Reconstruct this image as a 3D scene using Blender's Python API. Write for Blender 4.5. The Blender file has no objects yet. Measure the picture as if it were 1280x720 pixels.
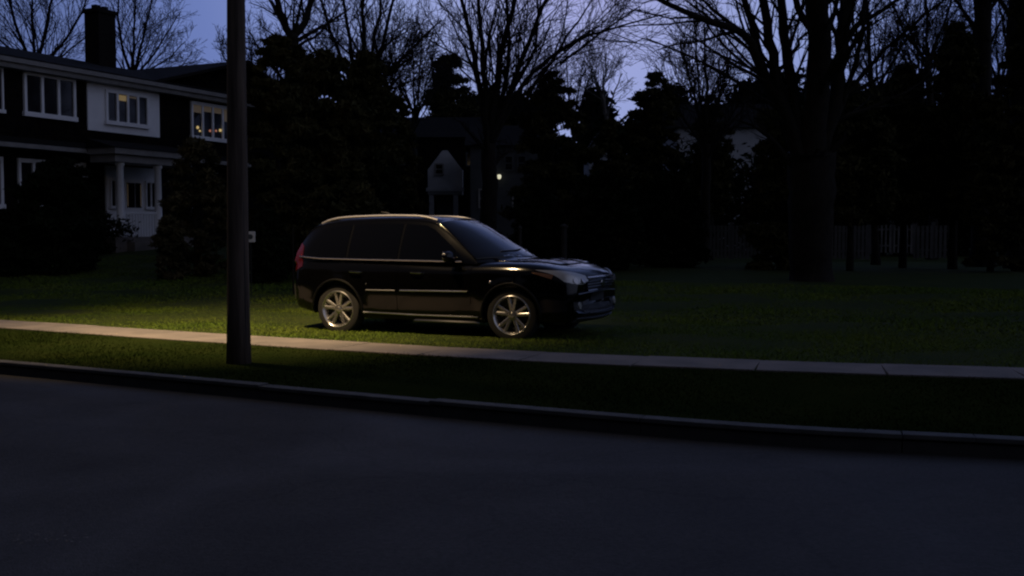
import bpy, bmesh, math, random
import numpy as np
from mathutils import Vector, Matrix
from mathutils.bvhtree import BVHTree

random.seed(7)
R = math.radians
sc = bpy.context.scene
C = sc.collection
F = 1337.0
PITCH = math.atan2(70, F)
CAMZ = 1.57
cp, sp = math.cos(PITCH), math.sin(PITCH)
UH = Vector((.905, -.426, 0)).normalized()   # along the road, to the right
VH = Vector((.426, .905, 0)).normalized()    # across the road, away

def at(px, py, d):
    """point seen at photo pixel px,py at distance d (world Y)"""
    x, y = (px - 640) / F, (360 - py) / F
    v = Vector((x, cp + y * sp, -sp + y * cp))
    return Vector((0, 0, CAMZ)) + v * (d / v.y)
def uv(u, v, z=0): return UH * u + VH * v + Vector((0, 0, z))
def lerp_tab(tab, x):
    xs = [t[0] for t in tab]
    if x <= xs[0]: return tab[0][1]
    if x >= xs[-1]: return tab[-1][1]
    for i in range(len(tab) - 1):
        if xs[i] <= x <= xs[i + 1]:
            def P(k): k = min(max(k, 0), len(tab) - 1); return tab[k]
            x1, y1 = P(i); x2, y2 = P(i + 1); x0, y0 = P(i - 1); x3, y3 = P(i + 2)
            h = x2 - x1; t = (x - x1) / h
            m1 = ((y2 - y1) / h + ((y1 - y0) / (x1 - x0) if x1 > x0 else (y2 - y1) / h)) / 2
            m2 = ((y2 - y1) / h + ((y3 - y2) / (x3 - x2) if x3 > x2 else (y2 - y1) / h)) / 2
            return (2 * t ** 3 - 3 * t ** 2 + 1) * y1 + (t ** 3 - 2 * t ** 2 + t) * h * m1 + (-2 * t ** 3 + 3 * t ** 2) * y2 + (t ** 3 - t ** 2) * h * m2
KT = [(-90, 9.9), (-60, 9.4), (-25, 8.7), (-10.1, 8.25), (-6.45, 8.03), (-3.7, 7.88), (-1.6, 7.88), (.05, 8.13), (3, 8.50), (8, 9.3), (30, 10), (300, 10.2)]
ST = [(-90, 13.8), (-60, 13.2), (-25, 12.3), (-14.4, 11.7), (-9.1, 11.36), (-5.3, 11.25), (-2.4, 11.53), (.1, 12.0), (3, 12.7), (8, 13.3), (30, 14), (300, 14.2)]
def kerb_v(u): return lerp_tab(KT, u)
def walk_v(u): return lerp_tab(ST, u)
def sstep(a, b, t):
    t = min(1, max(0, (t - a) / (b - a))); return t * t * (3 - 2 * t)
def ground_z(x, y):
    v = x * VH.x + y * VH.y
    if v < 14.6: return .12
    w = 1 - sstep(-.36, .02, x / max(y, 1))
    hi = .42 + .82 * w
    return .12 + (hi - .12) * sstep(14.6, 34, v) + .35 * sstep(40, 90, v)

# ------------------------------------------------------------------ materials
def mat(name, col, rough=.8, metal=0, noise=None, scale=8, coat=0, emit=None, estr=0, spec=.5, bump=0, bscale=None, detail=6):
    m = bpy.data.materials.new(name); m.use_nodes = True
    nt = m.node_tree; b = nt.nodes['Principled BSDF']
    b.inputs['Base Color'].default_value = (*col, 1)
    b.inputs['Roughness'].default_value = rough
    b.inputs['Metallic'].default_value = metal
    b.inputs['Specular IOR Level'].default_value = spec
    b.inputs['Coat Weight'].default_value = coat
    b.inputs['Coat Roughness'].default_value = .04
    if emit:
        b.inputs['Emission Color'].default_value = (*emit, 1); b.inputs['Emission Strength'].default_value = estr
    tc = nt.nodes.new('ShaderNodeTexCoord')
    if noise:
        n = nt.nodes.new('ShaderNodeTexNoise'); n.inputs['Scale'].default_value = scale; n.inputs['Detail'].default_value = detail
        nt.links.new(tc.outputs['Object'], n.inputs['Vector'])
        r = nt.nodes.new('ShaderNodeValToRGB')
        r.color_ramp.elements[0].position = .32; r.color_ramp.elements[1].position = .68
        r.color_ramp.elements[0].color = (*col, 1); r.color_ramp.elements[1].color = (*noise, 1)
        nt.links.new(n.outputs['Fac'], r.inputs['Fac']); nt.links.new(r.outputs['Color'], b.inputs['Base Color'])
    if bump:
        n2 = nt.nodes.new('ShaderNodeTexNoise'); n2.inputs['Scale'].default_value = bscale or scale * 4; n2.inputs['Detail'].default_value = 4
        nt.links.new(tc.outputs['Object'], n2.inputs['Vector'])
        bp = nt.nodes.new('ShaderNodeBump'); bp.inputs['Strength'].default_value = bump; bp.inputs['Distance'].default_value = .02
        nt.links.new(n2.outputs['Fac'], bp.inputs['Height']); nt.links.new(bp.outputs['Normal'], b.inputs['Normal'])
    return m

M = {}
M['asphalt'] = mat('asphalt', (.026, .024, .022), .75, noise=(.040, .037, .034), scale=1.3, bump=.6, bscale=90, spec=.34)
# add slow patches to the asphalt roughness/colour
def asphalt_extra(m):
    nt = m.node_tree; b = nt.nodes['Principled BSDF']
    tc = nt.nodes.new('ShaderNodeTexCoord')
    vo = nt.nodes.new('ShaderNodeTexNoise'); vo.inputs['Scale'].default_value = .35; vo.inputs['Detail'].default_value = 5; vo.inputs['Distortion'].default_value = 1.2
    nt.links.new(tc.outputs['Object'], vo.inputs['Vector'])
    mr = nt.nodes.new('ShaderNodeMapRange'); mr.inputs[1].default_value = .35; mr.inputs[2].default_value = .65
    mr.inputs[3].default_value = .70; mr.inputs[4].default_value = .85
    nt.links.new(vo.outputs['Fac'], mr.inputs[0]); nt.links.new(mr.outputs[0], b.inputs['Roughness'])
def cracks(m):
    nt = m.node_tree; b = nt.nodes['Principled BSDF']; src = b.inputs['Base Color'].links[0].from_socket
    tc = nt.nodes.new('ShaderNodeTexCoord'); nz = nt.nodes.new('ShaderNodeTexNoise'); nz.inputs['Scale'].default_value = 1.5; nz.inputs['Detail'].default_value = 6
    nt.links.new(tc.outputs['Object'], nz.inputs['Vector'])
    ma = nt.nodes.new('ShaderNodeMix'); ma.data_type = 'RGBA'; ma.blend_type = 'ADD'; ma.inputs[0].default_value = .9
    nt.links.new(tc.outputs['Object'], ma.inputs[6]); nt.links.new(nz.outputs['Color'], ma.inputs[7])
    vo = nt.nodes.new('ShaderNodeTexVoronoi'); vo.feature = 'DISTANCE_TO_EDGE'; vo.inputs['Scale'].default_value = .42; nt.links.new(ma.outputs[2], vo.inputs['Vector'])
    mr = nt.nodes.new('ShaderNodeMapRange'); mr.inputs[1].default_value = .002; mr.inputs[2].default_value = .012; mr.inputs[3].default_value = .75; mr.inputs[4].default_value = 1
    nt.links.new(vo.outputs['Distance'], mr.inputs[0])
    sp_ = nt.nodes.new('ShaderNodeTexNoise'); sp_.inputs['Scale'].default_value = 38; sp_.inputs['Detail'].default_value = 2; nt.links.new(tc.outputs['Object'], sp_.inputs['Vector'])
    m3 = nt.nodes.new('ShaderNodeMapRange'); m3.inputs[1].default_value = .3; m3.inputs[2].default_value = .7; m3.inputs[3].default_value = .7; m3.inputs[4].default_value = 1.35
    nt.links.new(sp_.outputs['Fac'], m3.inputs[0])
    mu = nt.nodes.new('ShaderNodeMath'); mu.operation = 'MULTIPLY'; nt.links.new(mr.outputs[0], mu.inputs[0]); nt.links.new(m3.outputs[0], mu.inputs[1])
    vm = nt.nodes.new('ShaderNodeVectorMath'); vm.operation = 'SCALE'; nt.links.new(src, vm.inputs[0]); nt.links.new(mu.outputs[0], vm.inputs['Scale'])
    nt.links.new(vm.outputs[0], b.inputs['Base Color'])
asphalt_extra(M['asphalt']); cracks(M['asphalt'])
M['concrete'] = mat('concrete', (.13, .118, .108), .9, noise=(.21, .183, .165), scale=2.2, bump=.3, bscale=40)
M['kerb'] = mat('kerb_shaded_face', (.035, .034, .033), .95, noise=(.055, .053, .05), scale=6, bump=.3)  # near-black colour stands for the shade on the kerb face
M['kerb_lit_top'] = mat('kerb_lit_strip', (.05, .05, .047), .9, noise=(.095, .092, .086), scale=5, bump=.3)  # lighter colour for the lit kerb top, as an added separate strip
M['soil_grass'] = mat('lawn', (.022, .036, .007), 1, noise=(.034, .044, .010), scale=1.1, bump=.8, bscale=30, spec=.1)
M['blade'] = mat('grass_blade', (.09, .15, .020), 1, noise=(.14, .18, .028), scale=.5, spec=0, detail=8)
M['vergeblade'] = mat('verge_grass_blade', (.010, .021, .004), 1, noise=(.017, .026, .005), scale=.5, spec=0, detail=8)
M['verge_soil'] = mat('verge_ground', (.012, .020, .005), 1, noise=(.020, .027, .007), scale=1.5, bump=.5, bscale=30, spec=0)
M['bark'] = mat('bark', (.012, .010, .008), .95, noise=(.022, .019, .016), scale=5, bump=.6, spec=.15)
M['pale_bark'] = mat('pale_bark', (.20, .19, .18), .9, noise=(.10, .09, .085), scale=4, bump=.4, spec=.2)
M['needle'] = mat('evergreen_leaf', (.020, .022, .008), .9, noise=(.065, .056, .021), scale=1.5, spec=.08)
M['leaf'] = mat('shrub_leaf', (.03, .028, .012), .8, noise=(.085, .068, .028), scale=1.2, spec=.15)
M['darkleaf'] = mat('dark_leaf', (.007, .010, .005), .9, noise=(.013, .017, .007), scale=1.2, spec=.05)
M['polewood'] = mat('pole_wood', (.13, .10, .078), .9, noise=(.05, .038, .031), scale=3, bump=.5, bscale=20, spec=.2)
def grain(m):
    nt = m.node_tree; mp = nt.nodes.new('ShaderNodeMapping'); mp.inputs['Scale'].default_value = (6, 6, .35)
    tcn = [n for n in nt.nodes if n.type == 'TEX_COORD'][0]; nt.links.new(tcn.outputs['Object'], mp.inputs['Vector'])
    for n in nt.nodes:
        if n.type == 'TEX_NOISE': nt.links.new(mp.outputs[0], n.inputs['Vector'])
grain(M['polewood'])
M['shingle'] = mat('dark_shingle', (.007, .006, .006), .95, noise=(.013, .011, .010), scale=3, bump=.4, spec=.0)
M['roof'] = mat('roof_shingle', (.012, .011, .011), .95, noise=(.020, .019, .018), scale=5, bump=.5, spec=.05)
M['brick'] = mat('chimney_brick', (.016, .012, .011), .95, noise=(.010, .008, .008), scale=4, bump=.4, spec=.15)
M['white'] = mat('white_paint', (.88, .89, .92), .6, noise=(.80, .81, .84), scale=2.5)
M['trim'] = mat('trim_paint', (.26, .25, .24), .6, noise=(.20, .19, .18), scale=3)
M['greysiding'] = mat('grey_siding', (.055, .06, .065), .8, noise=(.04, .045, .05), scale=1.5)
M['palesiding'] = mat('pale_siding', (.52, .53, .57), .8, noise=(.40, .41, .44), scale=1.5)
M['fencewood'] = mat('fence_wood', (.06, .057, .054), .9, noise=(.09, .085, .08), scale=3)
M['oldpicket'] = mat('old_white_picket', (.10, .095, .09), .9, noise=(.17, .16, .15), scale=4)
M['oldpost'] = mat('old_post', (.022, .02, .019), .9, noise=(.035, .032, .03), scale=4)
M['winglass'] = mat('window_glass', (.012, .012, .015), .06, spec=.6)
M['curtain'] = mat('curtain', (.40, .38, .33), .9)
M['lit'] = mat('lit_window_shade', (.6, .5, .3), .8, emit=(1, .68, .24), estr=.10)
M['dimlit'] = mat('dim_lit_curtain', (.5, .42, .3), .8, emit=(1, .66, .3), estr=.02)
M['candle'] = mat('lamp_glow', (.8, .6, .3), .8, emit=(1, .72, .28), estr=.45)
M['candlered'] = mat('lamp_glow_red', (.8, .4, .3), .8, emit=(1, .38, .22), estr=.25)
M['porchlight'] = mat('porch_light', (.9, .9, .8), .8, emit=(1, .95, .66), estr=.7)
M['lamphead'] = mat('lamp_metal', (.35, .35, .36), .4, metal=.8)
M['lampglass'] = mat('street_lamp_glass', (1, .8, .5), .4, emit=(1, .72, .36), estr=12)
# car
M['paint'] = mat('black_car_paint', (.001, .001, .0012), .10, coat=.25, spec=.32)
M['carglass'] = mat('tinted_glass', (.0008, .0008, .001), .03, spec=.5)
M['railmetal'] = mat('rail_aluminium', (.30, .30, .32), .42, metal=.7)
M['glossblack'] = mat('gloss_black_trim', (.003, .003, .003), .08, spec=.5)
M['satinblack'] = mat('satin_black_trim', (.004, .004, .004), .35, spec=.3)
M['rubber'] = mat('tyre_rubber', (.018, .018, .018), .85, spec=.3)
M['plastic'] = mat('black_plastic', (.012, .012, .013), .55)
M['chrome'] = mat('chrome', (.42, .42, .44), .18, metal=1)
M['dullchrome'] = mat('satin_chrome', (.22, .22, .23), .32, metal=1)
M['alloy'] = mat('alloy', (.55, .54, .53), .24, metal=.92, spec=.6)
M['darkmetal'] = mat('dark_metal', (.03, .03, .03), .5, metal=.6)
M['headlamp'] = mat('headlamp_lens', (.5, .5, .5), .12, metal=.35, coat=1)
M['amber'] = mat('amber_lens', (.16, .075, .035), .2, coat=1)
M['redlens'] = mat('red_lens', (.03, .002, .002), .15, coat=1)
M['signwhite'] = mat('sign_white', (.68, .68, .70), .6)
M['signdark'] = mat('sign_dark', (.05, .06, .07), .6)
M['litter'] = mat('dry_leaf', (.10, .09, .07), .8, noise=(.17, .15, .12), scale=30)

# ------------------------------------------------------------------ mesh helpers
class MB:
    def __init__(s): s.v = []; s.f = []
    def box(s, c, d, ax=(1, 0, 0), ay=None, az=(0, 0, 1)):
        ax = Vector(ax).normalized(); az = Vector(az).normalized()
        ay = Vector(ay).normalized() if ay is not None else az.cross(ax).normalized()
        n = len(s.v); c = Vector(c)
        for k in (-1, 1):
            for j in (-1, 1):
                for i in (-1, 1):
                    s.v.append(c + ax * (i * d[0] / 2) + ay * (j * d[1] / 2) + az * (k * d[2] / 2))
        for q in ((0, 2, 3, 1), (4, 5, 7, 6), (0, 1, 5, 4), (2, 6, 7, 3), (0, 4, 6, 2), (1, 3, 7, 5)): s.f.append([n + a for a in q])
        return s
    def tube(s, pts, rad, k=6, cap=True):
        n0 = len(s.v); N = len(pts); prev = None
        for i, p in enumerate(pts):
            t = (pts[min(i + 1, N - 1)] - pts[max(i - 1, 0)])
            t = t.normalized() if t.length > 1e-9 else Vector((0, 0, 1))
            if prev is None:
                a = t.orthogonal().normalized()
            else:
                a = prev - t * prev.dot(t)
                a = a.normalized() if a.length > 1e-6 else t.orthogonal().normalized()
            prev = a; b = t.cross(a)
            r = rad[i] if hasattr(rad, '__len__') else rad
            for j in range(k):
                th = 2 * math.pi * j / k
                s.v.append(p + (a * math.cos(th) + b * math.sin(th)) * r)
        for i in range(N - 1):
            for j in range(k):
                a0 = n0 + i * k + j; a1 = n0 + i * k + (j + 1) % k
                s.f.append((a0, a1, a1 + k, a0 + k))
        if cap:
            s.f.append([n0 + j for j in range(k)][::-1]); s.f.append([n0 + (N - 1) * k + j for j in range(k)])
        return s
    def lathe(s, prof, c, axis, k=32, closed=False):
        """prof = [(r, h)] round axis through c"""
        axis = Vector(axis).normalized(); a = axis.orthogonal().normalized(); b = axis.cross(a); c = Vector(c)
        n0 = len(s.v)
        for (r, h) in prof:
            for j in range(k):
                th = 2 * math.pi * j / k
                s.v.append(c + axis * h + (a * math.cos(th) + b * math.sin(th)) * max(r, 1e-4))
        P = len(prof)
        for i in range(P if closed else P - 1):
            for j in range(k):
                i2 = (i + 1) % P
                s.f.append((n0 + i * k + j, n0 + i * k + (j + 1) % k, n0 + i2 * k + (j + 1) % k, n0 + i2 * k + j))
        return s
    def poly_prism(s, pts, off):
        n = len(s.v); off = Vector(off); k = len(pts)
        s.v += [Vector(p) for p in pts] + [Vector(p) + off for p in pts]
        s.f.append(list(range(n, n + k))[::-1]); s.f.append(list(range(n + k, n + 2 * k)))
        for i in range(k): j = (i + 1) % k; s.f.append((n + i, n + j, n + k + j, n + k + i))
        return s
    def build(s, name, m, parent=None, smooth=False, bevel=0):
        me = bpy.data.meshes.new(name); me.from_pydata([tuple(v) for v in s.v], [], s.f); me.update()
        bm = bmesh.new(); bm.from_mesh(me); bmesh.ops.recalc_face_normals(bm, faces=bm.faces)
        if bevel: bmesh.ops.bevel(bm, geom=bm.edges[:], offset=bevel, segments=2, affect='EDGES', profile=.6)
        bm.to_mesh(me); bm.free()
        me.materials.append(m)
        if smooth:
            me.polygons.foreach_set('use_smooth', [True] * len(me.polygons))
        o = bpy.data.objects.new(name, me); C.objects.link(o)
        if parent: o.parent = parent; o.matrix_parent_inverse = parent.matrix_world.inverted() if False else Matrix.Translation(-Vector(parent.location)) if parent.type == 'EMPTY' and not parent.get('rotd') else Matrix.Identity(4)
        return o
def tag(o, label=None, cat=None, group=None, kind=None):
    if label: o['label'] = label
    if cat: o['category'] = cat
    if group: o['group'] = group
    if kind: o['kind'] = kind
    return o
def thing(name, label, cat, loc, group=None):
    """empty at the thing's base; children are given in world coordinates"""
    o = bpy.data.objects.new(name, None); C.objects.link(o); o.location = loc; o.empty_display_size = .3
    return tag(o, label, cat, group)
def fast_mesh(name, V, Fc, m, parent=None, k=4):
    """V (n,3) numpy, faces consecutive groups of k verts"""
    me = bpy.data.meshes.new(name); n = len(V); nf = n // k
    me.vertices.add(n); me.vertices.foreach_set('co', V.astype(np.float32).ravel())
    me.loops.add(n); me.loops.foreach_set('vertex_index', np.arange(n, dtype=np.int32))
    me.polygons.add(nf); me.polygons.foreach_set('loop_start', np.arange(0, n, k, dtype=np.int32))
    me.polygons.foreach_set('loop_total', np.full(nf, k, dtype=np.int32))
    me.update(); me.validate(); me.materials.append(m)
    o = bpy.data.objects.new(name, me); C.objects.link(o)
    if parent: o.parent = parent; o.matrix_parent_inverse = Matrix.Translation(-Vector(parent.location))
    return o

# ------------------------------------------------------------------ ground, road, kerb, sidewalk
def grid_lines(spec):
    out = []
    for a, b, st in spec:
        n = max(1, round((b - a) / st)); out += [a + (b - a) * i / n for i in range(n)]
    out.append(spec[-1][1]); return out
us = grid_lines([(-900, -120, 60), (-120, -40, 5), (-40, 30, 1.2), (30, 120, 5), (120, 900, 60)])
vs = [-500, -200, -100, -50, -20, -8, -2.2, -1.92, -1.90, 8.32, 8.34] + grid_lines([(8.6, 14, 1.1), (14, 44, 1.0), (44, 140, 6), (140, 900, 60)])
V = []; Fc = []
rr = random.Random(3)
for v in vs:
    for u in us:
        wv = 1 if 8.3 < v < 8.4 else sstep(-2, 8.3, v) if v <= 8.3 else 1 - sstep(8.4, 14, v)
        p = uv(u, v + (kerb_v(u) - 8.2) * wv)
        z = -.05 if -1.91 < v < 8.33 else ground_z(p.x, p.y)
        if v > 13.5: z += rr.uniform(-.02, .02)
        V.append((p.x, p.y, z))
nu = len(us)
for j in range(len(vs) - 1):
    for i in range(nu - 1): Fc.append((j * nu + i, j * nu + i + 1, (j + 1) * nu + i + 1, (j + 1) * nu + i))
mb = MB(); mb.v = [Vector(p) for p in V]; mb.f = Fc
tag(mb.build('lawn', M['soil_grass'], smooth=True), kind='structure')

mb = MB(); rl = grid_lines([(-300, -40, 10), (-40, 30, 1), (30, 300, 10)]); vl = grid_lines([(-1.76, 8.2, .5)])
for v in vl:
    for u in rl: mb.v.append(uv(u, v + (kerb_v(u) - 8.2) * sstep(-2, 8.2, v), .02 * (1 - ((v - 3.2) / 5) ** 2)))
for j in range(len(vl) - 1):
    for i in range(len(rl) - 1): a = j * len(rl) + i; mb.f.append((a, a + 1, a + 1 + len(rl), a + len(rl)))
tag(mb.build('road', M['asphalt'], smooth=True), kind='structure')
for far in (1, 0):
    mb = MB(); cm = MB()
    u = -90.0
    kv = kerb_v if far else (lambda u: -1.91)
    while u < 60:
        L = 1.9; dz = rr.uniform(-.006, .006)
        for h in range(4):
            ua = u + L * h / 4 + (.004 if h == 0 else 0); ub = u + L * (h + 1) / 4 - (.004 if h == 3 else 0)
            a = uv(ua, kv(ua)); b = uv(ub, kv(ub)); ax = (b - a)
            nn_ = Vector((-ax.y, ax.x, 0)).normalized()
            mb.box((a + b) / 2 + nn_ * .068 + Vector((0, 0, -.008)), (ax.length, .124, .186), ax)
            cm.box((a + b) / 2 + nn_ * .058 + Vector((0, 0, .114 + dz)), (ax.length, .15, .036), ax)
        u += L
    tag(mb.build('kerb', M['kerb']), kind='structure'); tag(cm.build('kerb_lit_strip', M['kerb_lit_top'], bevel=.008), kind='structure')  # face has its shade in the colour; the paler top strip is added
mb = MB(); u = -1.22 - 1.27 * 50
while u < 30:
    a = uv(u, walk_v(u)); b = uv(u + 1.27, walk_v(u + 1.27)); ax = b - a
    mb.box((a + b) / 2 + Vector((0, 0, .115 + rr.uniform(-.004, .004))), (ax.length - .012, .90, .05), ax, az=(rr.uniform(-.005, .005), rr.uniform(-.005, .005), 1)); u += 1.27
tag(mb.build('sidewalk', M['concrete'], bevel=.006), kind='structure')

mb = MB(); ul = grid_lines([(-90, -30, 3), (-30, 20, .8), (20, 60, 3)])
for u in ul:
    for f in (0, .33, .67, 1): mb.v.append(uv(u, kerb_v(u) + .145 + (walk_v(u) - kerb_v(u) - .60) * f, .1245))
for i in range(len(ul) - 1):
    for j in range(3): mb.f.append((i * 4 + j, (i + 1) * 4 + j, (i + 1) * 4 + j + 1, i * 4 + j + 1))
tag(mb.build('verge', M['verge_soil']), kind='structure')

# grass blades (nobody could count them)
rng = np.random.default_rng(5)
def blades(u0, u1, v0, v1, n, h=(.02, .05), w=.005, verge=False):
    u = rng.uniform(u0, u1, n); v = rng.uniform(v0, v1, n)
    x = UH.x * u + VH.x * v; y = UH.y * u + VH.y * v
    ug = np.linspace(-60, 30, 400); kk = np.interp(u, ug, [kerb_v(q) for q in ug]); ss = np.interp(u, ug, [walk_v(q) for q in ug])
    ok = (y > 5) & (np.abs(x / np.maximum(y, 1)) < .62) & (v > kk + .125) & ((v < ss - .43) if verge else (v > ss + .43))
    x, y = x[ok], y[ok]; n = len(x)
    z = np.array([ground_z(a, b) for a, b in zip(x, y)]) - .005
    th = rng.uniform(0, math.pi * 2, n); hh = rng.uniform(h[0], h[1], n) * (.75 + .35 * np.sin(x * 1.7) * np.cos(y * 1.3)); ww = w * rng.uniform(.7, 1.5, n)
    lean = rng.uniform(.3, 1.9, n) * hh; ph = rng.uniform(0, math.pi * 2, n)
    P = np.zeros((n, 3, 3))
    P[:, 0] = np.c_[x - np.cos(th) * ww, y - np.sin(th) * ww, z]
    P[:, 1] = np.c_[x + np.cos(th) * ww, y + np.sin(th) * ww, z]
    P[:, 2] = np.c_[x + np.cos(ph) * lean, y + np.sin(ph) * lean, z + hh]
    return P.reshape(-1, 3)
G = np.concatenate([blades(-22, 14, 11.6, 16.5, 190000), blades(-26, 16, 16.5, 26, 130000, (.03, .06), .010)])
tag(fast_mesh('grass', G, None, M['blade'], k=3), 'short mown grass covering the front lawn beyond the sidewalk', 'grass', kind='stuff')
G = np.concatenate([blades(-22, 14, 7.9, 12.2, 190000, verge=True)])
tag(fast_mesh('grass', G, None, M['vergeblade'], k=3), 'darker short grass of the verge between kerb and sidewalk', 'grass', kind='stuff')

# ------------------------------------------------------------------ trees
def rot_about(v, axis, a): return Matrix.Rotation(a, 3, axis) @ v
def wiggle(p, d, L, n, r, wig, up):
    pts = [p.copy()]; dd = d.normalized()
    for i in range(n):
        dd = (dd + Vector((r.gauss(0, wig), r.gauss(0, wig), r.gauss(0, wig))) + Vector((0, 0, up))).normalized()
        pts.append(pts[-1] + dd * (L / n))
    return pts
def branch_out(mb, pts, r0, r1, level, r, P):
    """grow side branches along a polyline"""
    L = sum((pts[i + 1] - pts[i]).length for i in range(len(pts) - 1))
    n = P['n'][level]
    n = max(2, int(n * (0.6 + .4 * min(1.6, L / P['ref']))))
    for k in range(n):
        t = P['t0'][level] + (1 - P['t0'][level]) * (k + r.random()) / n
        s = t * (len(pts) - 1); i = min(int(s), len(pts) - 2); f = s - i
        p = pts[i].lerp(pts[i + 1], f); d = (pts[i + 1] - pts[i]).normalized()
        ax = rot_about(d.orthogonal().normalized(), d, r.uniform(0, 6.283))
        nd = rot_about(d, ax, R(r.uniform(*P['ang'])))
        rad = (r0 + (r1 - r0) * t) * (r.uniform(.24, .42) if level == 0 else r.uniform(.4, .6))
        rad = max(rad, P['rmin'])
        ln = L * r.uniform(.32, .55) * (1.15 - .6 * t) * P.get('len', 1)
        if ln < .12: continue
        seg = 5 if level == 0 else 4 if level == 1 else 3
        bp = wiggle(p, nd, ln, seg, r, P['wig'], P['up'])
        re = max(P['rmin'] * .75, rad * .3)
        mb.tube(bp, [rad + (re - rad) * j / seg for j in range(seg + 1)], 5 if level == 0 else 3, cap=False)
        if level + 1 < len(P['n']): branch_out(mb, bp, rad, re, level + 1, r, P)
BP = dict(n=[12, 8, 6], t0=[.18, .15, .15], ang=(18, 50), rmin=.007, wig=.11, up=.04, ref=5, len=1.15)
def smooth_line(pts, n=4):
    out = []
    N = len(pts)
    for i in range(N - 1):
        p0 = pts[max(i - 1, 0)]; p1 = pts[i]; p2 = pts[i + 1]; p3 = pts[min(i + 2, N - 1)]
        for j in range(n):
            t = j / n
            out.append(.5 * ((2 * p1) + (p2 - p0) * t + (2 * p0 - 5 * p1 + 4 * p2 - p3) * t * t + (3 * p1 - p0 - 3 * p2 + p3) * t ** 3))
    out.append(pts[-1]); return out
def bare_tree(label, base, d, limbs, seed, group=None, bark='bark', P=None, name='bare_tree', depth_spread=2.0):
    """limbs: list of (photo outline points, radius start, radius end); limb tips spread in depth"""
    r = random.Random(seed); q = dict(BP); q.update(P or {})
    b = at(base[0], base[1], d); b.z = ground_z(b.x, b.y)
    t = thing(name, label, 'tree', b, group)
    tr = MB(); cr = MB()
    for li, (pl, ra, rb) in enumerate(limbs):
        dd = r.uniform(-depth_spread, depth_spread) if li else 0
        P3 = []
        n = len(pl)
        for k, pt in enumerate(pl):
            f = k / (n - 1) if n > 1 else 0
            off = pt[2] if len(pt) > 2 else dd * f * f
            P3.append(at(pt[0], pt[1], d + off))
        if pl[0] == base: P3[0] = b - Vector((0, 0, .25))
        S = smooth_line(P3)
        S = [p + Vector((r.gauss(0, .03), r.gauss(0, .03), 0)) if 0 < i < len(S) - 1 else p for i, p in enumerate(S)]
        N = len(S)
        rads = [ra + (rb - ra) * (i / (N - 1)) ** .8 for i in range(N)]
        if pl[0] == base: rads[0] *= 1.5; rads[1] *= 1.12
        tr.tube(S, rads, 9)
        q2 = dict(q)
        if li == 0: q2['t0'] = [.72] + q['t0'][1:]; q2['n'] = [max(3, q['n'][0] // 2)] + q['n'][1:]
        branch_out(cr, S, ra, rb, 0, r, q2)
    tr.build('trunk', M[bark], t, smooth=True); cr.build('crown', M[bark], t)
    return t

def leaf_cloud(clumps, n, size, seed, inner=.25):
    """clumps: [(centre, (rx,ry,rz))]; leaf quads spread in clumps, denser towards each surface"""
    g = np.random.default_rng(seed)
    vol = np.array([c[1][0] * c[1][1] * c[1][2] for c in clumps]) ** .75; pr = vol / vol.sum()
    idx = g.choice(len(clumps), n, p=pr)
    cen = np.array([tuple(c[0]) for c in clumps])[idx]; rad = np.array([c[1] for c in clumps])[idx]
    d = g.normal(size=(n, 3)); d /= np.linalg.norm(d, axis=1)[:, None]
    rr_ = g.uniform(inner, 1, n) ** .5 * (1 + .22 * g.normal(size=n))
    P = cen + d * rad * rr_[:, None]
    a = g.normal(size=(n, 3)); a /= np.linalg.norm(a, axis=1)[:, None]
    b = np.cross(a, g.normal(size=(n, 3))); b /= np.linalg.norm(b, axis=1)[:, None]
    s = size * g.uniform(.5, 1.4, n)[:, None]
    s = s * 1.15; Q = np.stack([P - a * s, P - b * s * .32, P + a * s, P + b * s * .32], 1)
    return Q.reshape(-1, 3)
def evergreen(label, cx, ybot, ytop, wpx, d, seed, cone=.6, n=9000, size=.13, group=None, leafm='needle', name='evergreen_tree', cat='tree', sub=34, trunk=True, ylow=None, fat=1.0):
    """crown silhouette in photo pixels: cone 0 = egg, 1 = pointed"""
    r = random.Random(seed)
    b = at(cx, ybot, d); b.z = ground_z(b.x, b.y)
    top = at(cx, ytop, d).z; H = top - b.z; W = wpx / F * d / 2
    t = thing(name, label, cat, b, group)
    lo = .02 if ylow is None else (at(cx, ylow, d).z - b.z) / H
    cl = []
    for i in range(sub * 4):
        g_ = r.random() ** .85; f = lo + (1 - lo) * g_
        egg = math.sqrt(max(0, 1 - (1.75 * g_ - .75) ** 2)) if g_ > .43 else .9 + .1 * g_ / .43
        prof = (1 - g_) ** .8 * cone + (1 - cone) * egg
        th = r.uniform(0, 6.283); q = math.sqrt(r.uniform(.05, 1)) * W * prof * r.uniform(.75, 1.08)
        cr_ = W * r.uniform(.12, .26) * (.5 + .5 * prof) * fat
        cl.append((b + Vector((math.cos(th) * q, math.sin(th) * q, f * H - cr_ * .4)), (cr_ * 1.25, cr_ * 1.25, cr_ * r.uniform(.45, .8))))
    if trunk:
        mb = MB(); N = 8
        mb.tube([b + Vector((r.gauss(0, .02) * H / 8, r.gauss(0, .02) * H / 8, -.15 + (H * .9) * i / N)) for i in range(N + 1)], [max(.02, H * .022 * (1 - i / N * .9)) for i in range(N + 1)], 8)
        for c_, rd in cl[::2]:
            mb.tube([Vector((b.x, b.y, max(b.z + .1, c_.z - rd[0]))), c_], [H * .005, .01], 4)
        mb.build('trunk', M['bark'], t, smooth=True)
    fast_mesh('crown', leaf_cloud(cl, int(n * 2.6), size * .86, seed, .05), None, M[leafm], t)
    return t

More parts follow.
